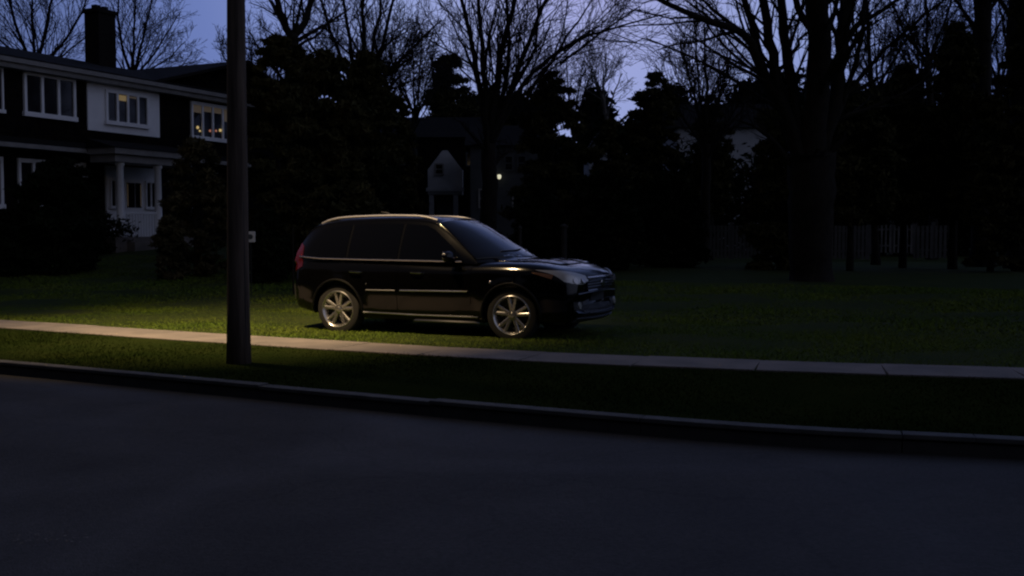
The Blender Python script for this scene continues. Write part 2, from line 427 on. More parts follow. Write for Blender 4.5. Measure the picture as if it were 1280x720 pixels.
# bare trees, from the left
TW = dict(n=[15, 9, 6], rmin=.009)
bare_tree('broad bare tree behind the dark house, left of the chimney', (40, 290), 52,
    [([(40, 290), (42, 170), (44, 80)], .28, .16), ([(44, 90), (20, 30), (2, -40)], .11, .04), ([(44, 85), (60, 25), (78, -50)], .11, .04),
     ([(44, 92), (85, 45), (112, -10)], .09, .03), ([(44, 95), (10, 60), (-30, 20)], .09, .03), ([(44, 80), (40, 20), (35, -50)], .09, .03), ([(44, 98), (90, 60), (118, 40)], .06, .02)], 11, 'bare trees behind the house', P=TW)
bare_tree('bare tree with fine twigs rising just right of the chimney', (172, 290), 55,
    [([(172, 290), (170, 170), (165, 92)], .26, .14), ([(165, 100), (178, 50), (192, -10)], .10, .03), ([(165, 100), (196, 62), (222, 20)], .08, .02),
     ([(165, 98), (150, 40), (148, -30)], .10, .03), ([(165, 98), (205, 76), (232, 52)], .06, .02), ([(166, 96), (168, 40), (170, -30)], .09, .03), ([(168, 110), (214, 88), (236, 78)], .05, .02)], 12, 'bare trees behind the house', P=TW)
bare_tree('bare tree with a forked dark trunk above the tall evergreens', (362, 325), 34,
    [([(362, 325), (363, 190), (364, 70), (366, 45)], .26, .17), ([(366, 48), (350, 15), (340, -40)], .14, .07), ([(366, 48), (384, 18), (396, -40)], .14, .07),
     ([(362, 110), (330, 70), (312, 40)], .06, .02), ([(366, 60), (402, 40), (425, 5)], .06, .02), ([(364, 90), (400, 70), (425, 50)], .05, .02)], 13, P=dict(n=[12, 7, 6]))
bare_tree('wide fan-shaped bare tree between the forked tree and the round evergreen', (452, 320), 44,
    [([(452, 320), (452, 200), (450, 110)], .32, .22), ([(450, 120), (420, 60), (396, -20)], .12, .04), ([(450, 120), (436, 50), (424, -40)], .13, .04), ([(450, 115), (455, 40), (452, -50)], .13, .04),
     ([(450, 120), (478, 55), (500, -30)], .13, .04), ([(450, 125), (500, 75), (552, 25)], .10, .03), ([(450, 125), (492, 88), (530, 62)], .08, .02), ([(450, 125), (405, 80), (372, 30)], .10, .03), ([(452, 118), (470, 40), (482, -40)], .10, .03), ([(452, 130), (505, 105), (540, 92)], .07, .02)], 14, P=dict(n=[14, 8, 6], rmin=.009))
bare_tree('tall many-stemmed bare tree in the middle with long arching limbs', (610, 325), 38,
    [([(610, 325), (610, 250), (611, 180)], .34, .26), ([(611, 185), (600, 110), (584, 30), (566, -40)], .14, .05), ([(611, 185), (606, 110), (602, 40), (592, -40)], .13, .05),
     ([(611, 180), (620, 110), (628, 60), (650, -30)], .17, .07), ([(612, 180), (640, 110), (662, 50), (690, -20)], .14, .05), ([(612, 190), (650, 112), (685, 74), (728, 48), (772, 34), (838, 16)], .11, .02),
     ([(600, 110), (580, 60), (560, 20)], .07, .02), ([(640, 112), (668, 60), (672, -20)], .08, .03), ([(660, 118), (700, 60), (740, 0)], .09, .02), ([(612, 175), (635, 80), (632, -40)], .11, .04), ([(700, 80), (760, 35), (800, 8)], .06, .02)], 15, P=dict(n=[14, 8, 6], rmin=.008, up=.03))
bare_tree('slender pale-trunked bare tree in the gap right of centre', (762, 320), 46,
    [([(762, 320), (764, 220), (758, 150), (750, 112)], .14, .06), ([(758, 150), (766, 120), (778, 92)], .05, .02), ([(750, 115), (742, 92), (730, 75)], .05, .02), ([(752, 118), (756, 92), (758, 66)], .04, .02)], 16, bark='pale_bark', P=dict(n=[12, 8, 6]))
bare_tree('bushy bare tree standing left of the largest trunk', (880, 320), 42,
    [([(880, 320), (882, 240), (884, 180)], .22, .16), ([(884, 185), (868, 120), (850, 50)], .08, .03), ([(884, 185), (882, 110), (880, 30)], .09, .03), ([(884, 185), (900, 120), (915, 60)], .09, .03),
     ([(884, 188), (855, 150), (836, 112)], .06, .02), ([(884, 188), (925, 140), (945, 105)], .07, .02), ([(884, 200), (905, 160), (930, 120)], .06, .02), ([(884, 180), (872, 90), (866, 20)], .07, .02)], 17, P=dict(n=[15, 9, 6], rmin=.010, up=.02))
bare_tree('largest dark tree on the right lawn with a thick trunk and many spreading limbs', (1015, 356), 27,
    [([(1015, 356), (1015, 300), (1014, 240), (1015, 190)], .50, .62), ([(1008, 215), (985, 150), (957, 95), (932, 44), (873, 22, -1), (806, -10, -2)], .20, .05), ([(957, 95), (940, 30), (925, -30)], .12, .05),
     ([(932, 45), (890, 10), (850, -20)], .07, .02), ([(1000, 210), (978, 120), (962, 50), (948, -30)], .18, .10), ([(1010, 210), (992, 120), (980, 40), (978, -30)], .18, .10), ([(1015, 210), (1022, 110), (1024, 40), (1022, -40)], .34, .26),
     ([(1022, 210), (1046, 110), (1056, 30), (1064, -40)], .24, .14), ([(1050, 90), (1064, 38), (1100, 15), (1150, -20)], .11, .03), ([(1022, 60), (1000, 10), (990, -30)], .12, .06), ([(1008, 180), (988, 90), (1000, 50), (1012, 40)], .06, .03),
     ([(1035, 150), (1080, 90), (1130, 40), (1180, 0)], .08, .02), ([(1004, 200), (966, 150), (935, 130)], .08, .02), ([(1002, 225), (960, 170), (925, 150)], .10, .02), ([(1050, 140), (1075, 60), (1085, -20)], .09, .03)], 18, P=dict(n=[11, 6, 5], rmin=.007, up=.02), depth_spread=1.5)
bare_tree('straight tall tree trunk near the right edge, left of the edge trunk', (1228, 330), 36, [([(1228, 330), (1228, 160), (1230, -60)], .34, .26), ([(1229, 80), (1250, 30), (1268, -20)], .06, .02), ([(1229, 60), (1205, 20), (1190, -30)], .06, .02)], 19, 'tall straight trunks at the right edge', P=dict(n=[18, 7, 5]))
bare_tree('straight tall tree trunk standing at the very right edge', (1275, 335), 34, [([(1275, 335), (1274, 160), (1276, -60)], .38, .30), ([(1275, 90), (1255, 40), (1245, -20)], .05, .02)], 20, 'tall straight trunks at the right edge', P=dict(n=[14, 7, 5]))
bare_tree('thin leaning bare tree behind the largest tree, to its right', (1095, 325), 38, [([(1095, 325), (1092, 200), (1088, 90), (1080, -20)], .14, .05), ([(1090, 120), (1120, 70), (1150, 20)], .07, .02), ([(1090, 130), (1130, 110), (1170, 70)], .06, .02), ([(1090, 150), (1068, 110), (1060, 70)], .05, .02)], 21, P=dict(n=[14, 8, 6], rmin=.009))
bare_tree('tall bare tree behind the conifers at upper right', (1165, 325), 44, [([(1165, 325), (1163, 180), (1160, 70)], .2, .12), ([(1160, 80), (1130, 40), (1110, -10)], .08, .03), ([(1160, 80), (1180, 30), (1195, -20)], .08, .03), ([(1160, 75), (1158, 20), (1150, -30)], .08, .03)], 22, P=dict(n=[15, 9, 6], rmin=.011))

FT = dict(n=[14, 8, 6], rmin=.012, up=.06)
far = [('hazy bare tree above the low evergreens in the gap left of the round evergreen', 520, 62, 60), ('hazy far bare tree seen between the stems of the middle tree', 655, 68, 70), ('hazy far bare tree under the arching limbs', 715, 70, 75),
       ('hazy far bare tree left of the bushy bare tree', 835, 70, 88), ('hazy far bare tree right of the largest tree', 1100, 62, 35), ('hazy far bare tree above the tall conifer', 1150, 64, 20), ('hazy far bare tree beyond the edge trunks', 1250, 60, 30),
       ('hazy far bare tree right of the pole', 325, 60, 60), ('hazy far bare tree behind the wide fan-shaped tree', 480, 64, 40)]
far[3] = (far[3][0], 872, 70, 75)
for q_, (lab, px_, d_, yt) in enumerate(far):
    r_ = random.Random(200 + q_); lm = [([(px_, 300), (px_ + r_.uniform(-4, 4), 210), (px_ + r_.uniform(-6, 6), yt + 75)], .22, .13)]
    for k_ in range(6):
        dx = (k_ - 2.5) * 17 + r_.uniform(-5, 5)
        lm.append(([(px_, yt + 95 - abs(dx) * .2), (px_ + dx * .6, yt + 45), (px_ + dx * 1.25, yt - 25 + abs(dx) * .8)], .09, .02))
    bare_tree(lab, (px_, 300), d_, lm, 300 + q_, 'bare trees far behind the houses', P=FT)

# evergreens and shrubs
E = evergreen
E('tall dense evergreen right behind the utility pole', 350, 332, 42, 96, 29, 31, .22, 19000, .10)
E('broad dark evergreen over the rear of the car', 408, 332, 64, 120, 31, 32, .08, 22000, .11)
E('narrow evergreen filling the middle of the group behind the car', 378, 331, 56, 70, 33, 77, .15, 11000, .11)
E('ragged evergreen with drooping edge above the middle of the car', 460, 330, 64, 104, 35, 33, .25, 16000, .12)
E('low dark evergreen left of the round-topped evergreen', 500, 330, 122, 58, 37, 75, .35, 10000, .12)
E('round-topped evergreen left of the many-stemmed tree', 562, 320, 68, 76, 80, 34, .05, 30000, .17, fat=1.5)
E('dark evergreen behind the far white entry bay', 606, 320, 110, 90, 88, 35, .3, 11000, .24)
E('wide dark evergreen right of the many-stemmed tree', 690, 330, 88, 112, 40, 36, .35, 12000, .11, fat=.75)
E('low dark evergreen in the gap right of centre', 760, 330, 150, 80, 40, 37, .4, 7500, .12, fat=.85)
E('dense evergreen mound below the sky gap', 818, 330, 90, 100, 41, 38, .3, 10500, .11, fat=.75)
E('dark evergreen left of the thick trunk', 888, 330, 120, 62, 44, 39, .3, 8000, .13, ylow=262)
E('black evergreen hugging the left side of the thick trunk', 975, 330, 112, 92, 33, 40, .2, 15000, .12)
E('black evergreen hugging the right side of the thick trunk', 1062, 330, 104, 110, 32, 41, .2, 17000, .12, ylow=268)
E('tall conifer right of the thick trunk', 1128, 330, 82, 104, 34, 42, .5, 18000, .13, ylow=272)
E('wide conifer in front of the left one of the two straight trunks', 1190, 330, 30, 84, 33, 43, .3, 18000, .13, ylow=270)
E('dark conifer at the right edge', 1272, 335, -30, 56, 31, 44, .2, 14000, .12)
E('dark conifer filling the foot of the two straight trunks', 1238, 335, 120, 70, 31, 76, .3, 10000, .12)
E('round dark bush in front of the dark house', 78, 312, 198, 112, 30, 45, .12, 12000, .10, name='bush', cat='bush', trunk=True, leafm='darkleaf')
E('loose leafy shrub between the portico and the utility pole', 245, 310, 172, 88, 28, 46, .05, 4200, .085, name='shrub', cat='shrub', leafm='leaf', sub=26)
E('low dark shrub at the foot of the portico steps', 212, 312, 268, 44, 27, 47, .15, 2200, .07, name='shrub', cat='shrub', leafm='leaf')
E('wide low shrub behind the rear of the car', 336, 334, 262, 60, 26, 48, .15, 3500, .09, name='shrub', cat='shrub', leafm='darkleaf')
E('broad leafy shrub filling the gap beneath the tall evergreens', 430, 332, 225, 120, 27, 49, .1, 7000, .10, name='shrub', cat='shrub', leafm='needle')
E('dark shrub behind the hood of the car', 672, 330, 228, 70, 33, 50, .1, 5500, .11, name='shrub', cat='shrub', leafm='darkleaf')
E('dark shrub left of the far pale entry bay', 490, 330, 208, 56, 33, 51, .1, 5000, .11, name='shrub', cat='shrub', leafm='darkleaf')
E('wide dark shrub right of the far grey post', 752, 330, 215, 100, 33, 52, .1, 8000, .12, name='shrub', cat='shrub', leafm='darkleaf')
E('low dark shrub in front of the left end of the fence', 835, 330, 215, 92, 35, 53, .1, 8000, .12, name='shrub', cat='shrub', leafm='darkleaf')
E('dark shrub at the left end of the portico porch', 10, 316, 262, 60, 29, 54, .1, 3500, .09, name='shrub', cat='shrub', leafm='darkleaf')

# woods far behind and an unseen mass behind the camera, placed to block sky light
def woods(u0, u1, v, h, n, size, seed, zrng=(.5, 1.0)):
    r = random.Random(seed); cl = []
    k = int((u1 - u0) / 2.2)
    for i in range(k):
        u = u0 + (u1 - u0) * (i + r.random()) / k
        H = h * r.uniform(*zrng)
        p = uv(u, v + r.uniform(-3, 3)); gz = ground_z(p.x, p.y)
        for f in (.1, .3, .5, .7, .88): cl.append((p + Vector((r.uniform(-.6, .6), 0, gz + H * f)), (2.4 * r.uniform(.7, 1.2) * (1.2 - .5 * f), 2.2, H * .15)))
    return leaf_cloud(cl, n, size, seed)
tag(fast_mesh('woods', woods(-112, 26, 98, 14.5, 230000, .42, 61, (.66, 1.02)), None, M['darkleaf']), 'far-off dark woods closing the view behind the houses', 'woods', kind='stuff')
tag(fast_mesh('woods', woods(-60, 16, -10, 13, 60000, .5, 62, (.75, 1.0)), None, M['darkleaf']), 'unseen dark woods behind the camera, added to block sky light', 'woods', kind='stuff')

# hedge line closing the back of the right lawn, behind the fence
def hedge(label, p0, p1, h, w, n, size, seed):
    r = random.Random(seed); L = (p1 - p0).length; k = int(L / .9); cl = []
    for i in range(k + 1):
        p = p0.lerp(p1, i / k); z = ground_z(p.x, p.y)
        for f in (.25, .7): cl.append((Vector((p.x + r.uniform(-.2, .2), p.y + r.uniform(-.3, .3), z + h * f * r.uniform(.85, 1.15))), (.8, w, h * .36)))
    o = thing('hedge', label, 'hedge', Vector((p0.x, p0.y, ground_z(p0.x, p0.y))))
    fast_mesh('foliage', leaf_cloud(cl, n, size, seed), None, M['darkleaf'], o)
    for i in range(0, k + 1, 3):
        p = p0.lerp(p1, i / k); z = ground_z(p.x, p.y)
        MB().tube([Vector((p.x, p.y, z - .1)), Vector((p.x + r.uniform(-.2, .2), p.y, z + h * .8))], [.04, .015], 5).build('stem', M['bark'], o)
    return o
hedge('tall black hedge behind the wooden fence on the right', at(840, 320, 52), at(1330, 320, 48), 4.6, 1.1, 30000, .17, 71)
hedge('low dark planting bed along the front of the dark house', at(-40, 312, 31.5), at(140, 308, 36), 1.0, .8, 7000, .08, 72)
hedge('dark hedge behind the parked car, across the middle of the lawn', at(480, 320, 47), at(850, 320, 46), 1.0, .8, 9000, .15, 73)

# ------------------------------------------------------------------ dark house on the left
A_ = VH; N_ = UH
P0 = Vector((-16.1, 33.7, 0))
def hp(s, n, z): return P0 + A_ * s + N_ * n + Vector((0, 0, z))
HG = 1.28
def wpx(px, n=0):
    X0 = P0.x + N_.x * n; Y0 = P0.y + N_.y * n; r = (px - 640) / F
    return (X0 - r * Y0) / (A_.y * r - A_.x)
house = thing('house', 'dark-shingled two-storey house with white-trimmed windows, chimney and small portico', 'house', hp(0, 0, HG))
def hbox(mb, s0, s1, n0, n1, z0, z1): return mb.box(hp((s0 + s1) / 2, (n0 + n1) / 2, (z0 + z1) / 2), (s1 - s0, n1 - n0, z1 - z0), A_, -N_ if False else N_)
m = MB(); hbox(m, -12, 14.7, -8.2, -.25, HG - .6, 4.45); m.build('lower_wall', M['shingle'], house)
m = MB(); hbox(m, -12, 14.7, -8.2, 0, 4.45, 6.98)
for k in range(12): hbox(m, -12.01, 14.71, .0, .012, 4.5 + k * .205, 4.5 + k * .205 + .19)   # shingle courses
m.build('upper_wall', M['shingle'], house)
# main roof: ridge 4 m behind the facade
rf = MB()
def slab(mb, a, b, c, d, t=.14):
    mb.poly_prism([a, b, c, d], (0, 0, t))
slab(rf, hp(-12.4, .45, 6.93), hp(15, .45, 6.93), hp(15, -4, 8.06), hp(-12.4, -4, 8.06))
slab(rf, hp(-12.4, -4.0, 8.06), hp(15, -4.0, 8.06), hp(15, -8.6, 6.93), hp(-12.4, -8.6, 6.93))
# cross gable
slab(rf, hp(6.4, .25, 6.96), hp(11.9, .25, 8.50), hp(11.9, -9, 8.50), hp(6.4, -9, 6.96), .12)
slab(rf, hp(16.2, .25, 6.96), hp(11.9, .25, 8.505), hp(11.9, -9, 8.505), hp(16.2, -9, 6.96), .12)
roof_o = rf.build('roof', M['roof'], house)
m = MB(); m.poly_prism([hp(6.9, -.35, 7.02), hp(15.9, -.35, 7.02), hp(11.9, -.35, 8.43)], N_ * -.2); m.build('gable_wall', M['shingle'], house)
cs = wpx(131, -3.6); cY = hp(cs, -3.6, 0).y; cz = CAMZ + (290 - 18) / F * cY
m = MB(); m.box(hp(cs, -3.6, (cz + 7.2) / 2 - .08), (.88, .74, cz - 7.2), A_); m.box(hp(cs, -3.6, cz - .04), (1.0, .86, .16), A_)
m.box(hp(cs - .2, -3.6, cz + .12), (.24, .24, .18), A_); m.box(hp(cs + .2, -3.6, cz + .12), (.24, .24, .18), A_)
ch = m.build('chimney', M['brick'], house, bevel=.01)
# gutter/fascia
m = MB(); hbox(m, -12.4, 15, .455, .56, 6.86, 7.0); hbox(m, -12.4, 15, .40, .452, 6.74, 6.93); m.build('gutter', M['trim'], house)
m = MB(); hbox(m, -12.3, 14.9, .02, .44, 6.70, 6.735); m.build('soffit', M['trim'], house)
def window(s0, s1, z0, z1, n, panes, glass='winglass', n_side=.06, lights=None, shade=None, parent=None, name='window', mat_='white', muntin=True):
    f = MB(); w = n_side
    hbox(f, s0, s1, n + .005, n + .09, z1 - w * 1.3, z1); hbox(f, s0 - .04, s1 + .04, n + .005, n + .12, z0 - .05, z0 + w)
    pw = (s1 - s0 - w) / panes
    for k in range(panes + 1): hbox(f, s0 + k * pw, s0 + k * pw + w, n + .006, n + .088, z0 + w, z1 - w * 1.3)
    fo = f.build(name, M[mat_], parent)
    g = MB()
    for k in range(panes): hbox(g, s0 + k * pw + w, s0 + (k + 1) * pw, n + .008, n + .03, z0 + w, z1 - w * 1.3)
    o = g.build('pane', M[glass], None); o.parent = fo; o.matrix_parent_inverse = Matrix.Identity(4)
    if shade:
        for (k, zz0, zz1, mm) in shade:
            q = MB(); hbox(q, s0 + k * pw + w + .01, s0 + (k + 1) * pw - .01, n + .032, n + .040, zz0, zz1); o = q.build('window_shade', M[mm], None); o.parent = fo
    if lights:
        for (ss, zz, sz, mm) in lights:
            q = MB(); q.lathe([(0, -sz), (sz * .6, -sz * .7), (sz, 0), (sz * .6, sz * .8), (0, sz * 1.2)], hp(ss, n + .05, zz), (0, 0, 1), 10); o = q.build('candle_light', M[mm], None, smooth=True); o.parent = fo
    return fo
W = lambda *a, **k: window(*a, parent=house, **k)
W(-1.9, .18, 5.34, 6.74, .0125, 3)
W(wpx(33), wpx(97), 5.34, 6.74, .0125, 3, n_side=.10)
m = MB(); hbox(m, wpx(112), wpx(201), .013, .06, 5.07, 6.80); m.build('white_panel', M['white'], house)
W(wpx(133), wpx(186), 5.38, 6.56, .062, 4, n_side=.09, shade=[(1, 6.22, 6.42, 'lit'), (1, 5.5, 6.2, 'curtain') if False else (2, 6.36, 6.42, 'dimlit')])
W(wpx(240), wpx(292), 5.2, 6.62, .0125, 4, n_side=.10, lights=[(9.0, 5.62, .06, 'candle'), (9.12, 5.50, .04, 'candle'), (9.7, 5.55, .05, 'candlered'), (10.05, 5.58, .045, 'candlered'), (10.3, 5.62, .06, 'candle')], shade=[(0, 6.2, 6.5, 'dimlit'), (1, 6.28, 6.5, 'dimlit'), (2, 6.28, 6.5, 'dimlit'), (3, 6.0, 6.5, 'dimlit')])
W(-2.6, wpx(5, -.24), 2.35, 3.95, -.248, 3, n_side=.10)
W(wpx(24, -.24), wpx(62, -.24), 2.35, 3.95, -.248, 2, n_side=.10)
W(wpx(94, -.24), wpx(108, -.24), 3.5, 3.95, -.248, 2, n_side=.07, shade=[(0, 3.62, 3.8, 'dimlit')])
# pent roof + portico roof
m = MB(); hbox(m, -12.2, 13, -.24, .5, 4.26, 4.30); hbox(m, -12.2, 3.0, .5, .58, 4.22, 4.36); hbox(m, 6.9, 13, .5, .58, 4.22, 4.36); m.build('pent_fascia', M['trim'], house)
m = MB(); m.poly_prism([hp(-12.2, .58, 4.36), hp(-12.2, .02, 4.36), hp(-12.2, .02, 4.6)], A_ * 25.2); m.build('pent_roof', M['roof'], house)
por = MB(); hbox(por, 3.0, 6.9, .59, 1.85, 4.18, 4.38); hbox(por, 3.12, 6.78, .59, 1.72, 3.92, 4.17); por.build('portico_beam', M['trim'], house)
m = MB(); m.poly_prism([hp(2.95, 1.9, 4.385), hp(2.95, .585, 4.385), hp(2.95, .585, 4.72)], A_ * 4.0); m.build('portico_roof', M['roof'], house)
for px_ in (152, 199):
    s = wpx(px_, 1.5); m = MB(); z0 = HG + .1
    m.lathe([(.17, z0), (.17, z0 + .12), (.135, z0 + .16), (.13, 2.4), (.115, 3.78), (.16, 3.82), (.16, 3.915)], hp(s, 1.5, 0), (0, 0, 1), 20)
    m.build('column', M['white'], house, smooth=True)
m = MB(); hbox(m, 2.9, 7.0, -.24, 1.9, HG - .4, HG + .12); hbox(m, 3.4, 6.4, 1.9, 2.25, HG - .4, HG - .04); m.build('porch_step', M['concrete'], house)
# entry: door with glass top, side lights over white panels
m = MB(); hbox(m, 4.55, 7.05, -.248, -.17, HG + .12, 3.92); ew = m.build('entry_wall', M['white'], house)
m = MB(); hbox(m, 5.35, 6.25, -.168, -.12, HG + .13, 3.45); dr = m.build('door', M['white'], house)
g = MB(); hbox(g, 5.45, 5.83, -.119, -.105, 2.45, 3.35); hbox(g, 5.86, 6.15, -.119, -.105, 2.45, 3.35); o = g.build('door_glass', M['winglass']); o.parent = dr
g = MB(); g.tube([hp(5.43, -.1, 2.15), hp(5.43, -.04, 2.15), hp(5.55, -.04, 2.15)], .015, 6); o = g.build('handle', M['darkmetal']); o.parent = dr
for a_, b_ in ((4.68, 5.2), (6.38, 6.9)):
    window(a_, b_, 2.45, 3.45, -.172, 2, n_side=.05, parent=house, name='side_window')
m = MB()
for k in range(14): hbox(m, 3.55 + k * .13, 3.58 + k * .13, 1.48, 1.52, HG + .12, HG + .92)
hbox(m, 3.5, 5.36, 1.46, 1.54, HG + .92, HG + .98); m.build('railing', M['white'], house)
# curtains behind nothing: pale strips beside portico window
# lattice of warm light inside the entry
g = MB(); hbox(g, 5.46, 5.50, -.104, -.10, 2.5, 3.3); o = g.build('lit_curtain', M['dimlit']); o.parent = dr; g = MB(); hbox(g, 6.10, 6.14, -.104, -.10, 2.5, 3.3); o = g.build('lit_curtain', M['dimlit']); o.parent = dr

# ------------------------------------------------------------------ far houses
def far_house(label, px0, px1, ybase, yeave, yridge, d, wallm, depth=6, gable=False, extra=None):
    a = at(px0, ybase, d); b = at(px1, ybase, d); z0 = ground_z(a.x, a.y); 
    w = b.x - a.x; c = (a + b) / 2; ze = at(px0, yeave, d).z; zr = at(px0, yridge, d).z
    h = thing('house', label, 'house', Vector((c.x, d, z0)))
    m = MB(); m.box(Vector((c.x, d + depth / 2, (z0 - .5 + ze) / 2)), (w, depth, ze - z0 + .5))
    nz = int((ze - z0) / .18)
    for k in range(nz): m.box(Vector((c.x, d - .008, z0 + .1 + k * .18)), (w - .1, .012, .15))
    if gable: m.poly_prism([(a.x, d, ze), (b.x, d, ze), (c.x, d, zr)], (0, depth, 0))
    m.build('wall', wallm, h)
    r = MB()
    if gable:
        for s_ in (-1, 1):
            e = Vector((c.x + s_ * (w / 2 + .25), d - .25, ze - .12)); t_ = Vector((c.x, d - .25, zr + .06))
            r.poly_prism([e, t_, t_ + Vector((0, 0, .12)), e + Vector((0, 0, .12))], (0, depth + .5, 0))
    else:
        r.poly_prism([(a.x - .3, d - .35, ze), (a.x - .3, d + depth / 2, zr), (a.x - .3, d + depth + .35, ze), (a.x - .3, d + depth / 2, zr - .3)], (w + .6, 0, 0))
        r.poly_prism([(a.x - .3, d - .3, ze - .02), (a.x - .3, d + depth / 2, zr - .31), (a.x - .3, d + depth + .3, ze - .02)], (w + .6, 0, 0))
    r.build('roof', M['roof'], h)
    return h
def fwin(h, px0, px1, y0, y1, d, off=.02, fw=.09, m='white', glass='winglass', name='window'):
    a = at(px0, y0, d); b = at(px1, y1, d); Y = d - off
    f = MB(); w = b.x - a.x; hh = a.z - b.z; cx = (a.x + b.x) / 2; cz = (a.z + b.z) / 2
    f.box((cx, Y - .02, a.z + fw / 2), (w + 2 * fw, .06, fw)); f.box((cx, Y - .03, b.z - fw / 2), (w + 2 * fw, .08, fw))
    f.box((a.x - fw / 2, Y - .02, cz), (fw, .06, hh)); f.box((b.x + fw / 2, Y - .02, cz), (fw, .06, hh))
    f.box((cx, Y - .012, cz), (w, .02, .05))
    fo = f.build(name, M[m], h)
    g = MB(); g.box((cx, Y, cz), (w, .01, hh)); o = g.build('pane', M[glass]); o.parent = fo; o.matrix_parent_inverse = fo.matrix_parent_inverse.copy() if False else Matrix.Translation(-Vector(h.location)) @ Matrix.Identity(4) if False else Matrix.Identity(4)
    return fo
fh = far_house('far dark house with a pale gabled entry bay over the parked car', 478, 622, 290, 172, 140, 66, M['shingle'])
# pale entry bay
d = 64.5
a = at(535, 290, d); b = at(578, 290, d); ze = at(535, 212, d).z; zr = at(556, 188, d).z; z0 = ground_z(a.x, a.y); cx = (a.x + b.x) / 2
m = MB(); pts = [(a.x, d, at(0, 243, d).z), (b.x, d, at(0, 243, d).z), (b.x, d, ze), (cx + .15, d, zr), (cx - .15, d, zr), (a.x, d, ze)]
m.poly_prism(pts, (0, 1.45, 0)); m.box((cx, d - .06, at(0, 237, d).z), (b.x - a.x + .2, .10, .22)); m.build('entry_bay', M['palesiding'], fh)
m = MB(); ztop = at(0, 244, d).z
for xx in (a.x + .12, b.x - .5): m.box((xx + .1, d + .1, (z0 + ztop) / 2), (.28, .28, ztop - z0))
m.build('porch_post', M['palesiding'], fh)
m = MB(); m.box((cx, d + 1.3, (z0 + ztop) / 2), (b.x - a.x - .9, .2, ztop - z0 - .1)); m.build('porch_opening', M['signdark'], fh)
fwin(fh, 545, 553, 206, 217, d, m='trim')
fwin(fh, 497, 505, 188, 205, 66, m='greysiding'); fwin(fh, 512, 520, 188, 205, 66, m='greysiding')
fwin(fh, 584, 590, 192, 206, 66, m='greysiding')

fh2 = far_house('far grey-sided house with a small lit lamp on its wall', 588, 672, 290, 182, 150, 58, M['greysiding'])
fwin(fh2, 632, 640, 196, 212, 58, m='greysiding'); fwin(fh2, 648, 656, 196, 212, 58, m='greysiding'); fwin(fh2, 600, 608, 238, 258, 58, m='trim'); fwin(fh2, 642, 652, 238, 258, 58, m='trim')
p = at(624, 221, 57.7)
wl = thing('wall_lamp', 'small glowing lamp on the front of the far grey house', 'lamp', p - Vector((0, 0, .2)))
m = MB(); m.lathe([(0, -.13), (.07, -.11), (.12, 0), (.09, .11), (0, .13)], p, (0, 0, 1), 12); m.build('bulb', M['porchlight'], wl, smooth=True)
m = MB(); m.box(p + Vector((0, .18, .05)), (.06, .26, .05)); m.box(p + Vector((0, .27, .02)), (.14, .03, .3)); m.build('bracket', M['darkmetal'], wl)

fh3 = far_house('far pale house glimpsed left of the thick tree trunk', 846, 1010, 290, 160, 122, 60, M['palesiding'])
fwin(fh3, 868, 878, 185, 205, 60); fwin(fh3, 945, 953, 186, 204, 60, m='trim'); fwin(fh3, 945, 953, 226, 246, 60, m='trim')
fh4 = far_house('far pale gabled shed in the gap right of centre', 736, 762, 290, 190, 168, 70, M['palesiding'], gable=True, depth=5)
fwin(fh4, 745, 751, 182, 192, 70, m='trim')

# ------------------------------------------------------------------ fence, posts, sign
def fence(px0, px1, d0, d1, ytop, h, label, step=2.0, white=None):
    p0 = at(px0, ytop, d0); p1 = at(px1, ytop, d1); L = (p1 - p0).length; k = max(2, round(L / step))
    f = thing('fence', label, 'fence', Vector((p0.x, p0.y, p0.z - h)))
    ax = (p1 - p0); ax.z = 0; ax.normalize()
    for i in range(k + 1):
        p = p0.lerp(p1, i / k); m = MB(); m.box(p + Vector((0, .05, -h / 2)), (.11, .11, h + .1), ax); m.box(p + Vector((0, .05, .08)), (.15, .15, .05), ax); m.build('post', M['fencewood'], f)
    r = random.Random(9)
    for i in range(k):
        m = MB(); a = p0.lerp(p1, i / k); b = p0.lerp(p1, (i + 1) / k); n = int((b - a).length / .14)
        for j in range(n):
            p = a.lerp(b, (j + .5) / n); hh = h * (1 if white is None else .92) + r.uniform(-.02, .02)
            m.box(p + Vector((0, -.02, -h / 2 - .03)), (.115 if white is None else .07, .02, hh), ax)
        m.box((a + b) / 2 + Vector((0, .02, -.25)), ((b - a).length - .12, .04, .08), ax); m.box((a + b) / 2 + Vector((0, .02, -h + .3)), ((b - a).length - .12, .04, .08), ax)
        m.build('board_panel', M['fencewood' if white is None else 'oldpicket'], f)
fence(858, 1086, 44, 43, 281, 1.35, 'low grey wooden board fence behind the thick tree')
fence(1089, 1142, 43, 42.8, 279, 1.2, 'short pale picket fence section right of the thick tree', white=1, step=1.7)
fence(1145, 1190, 42.8, 42.6, 281, 1.3, 'grey wooden board fence right of the pale pickets')

def post(px, ytop, d, w, label, m_, name='post', cat='post', cap=True):
    p = at(px, ytop, d); z = ground_z(p.x, p.y)
    t = thing(name, label, cat, Vector((p.x, p.y, z)))
    m = MB(); m.tube([Vector((p.x, p.y, z - .2)), Vector((p.x, p.y, p.z))], w, 8); m.build('shaft', m_, t, smooth=False)
    if cap: m = MB(); m.lathe([(w * 1.4, 0), (w * 1.5, .03), (w * .6, .09), (0, .11)], Vector((p.x, p.y, p.z)), (0, 0, 1), 12); m.build('cap', m_, t, smooth=True)
post(705, 284, 32, .09, 'thick grey post standing on the lawn beyond the hood of the car', M['oldpost'])
post(650, 286, 32, .05, 'thin grey post beyond the windscreen of the car', M['oldpost'])
post(366, 284, 23, .02, 'thin weathered stake beside the rear of the parked car', M['bark'], 'stake', 'stake', False)
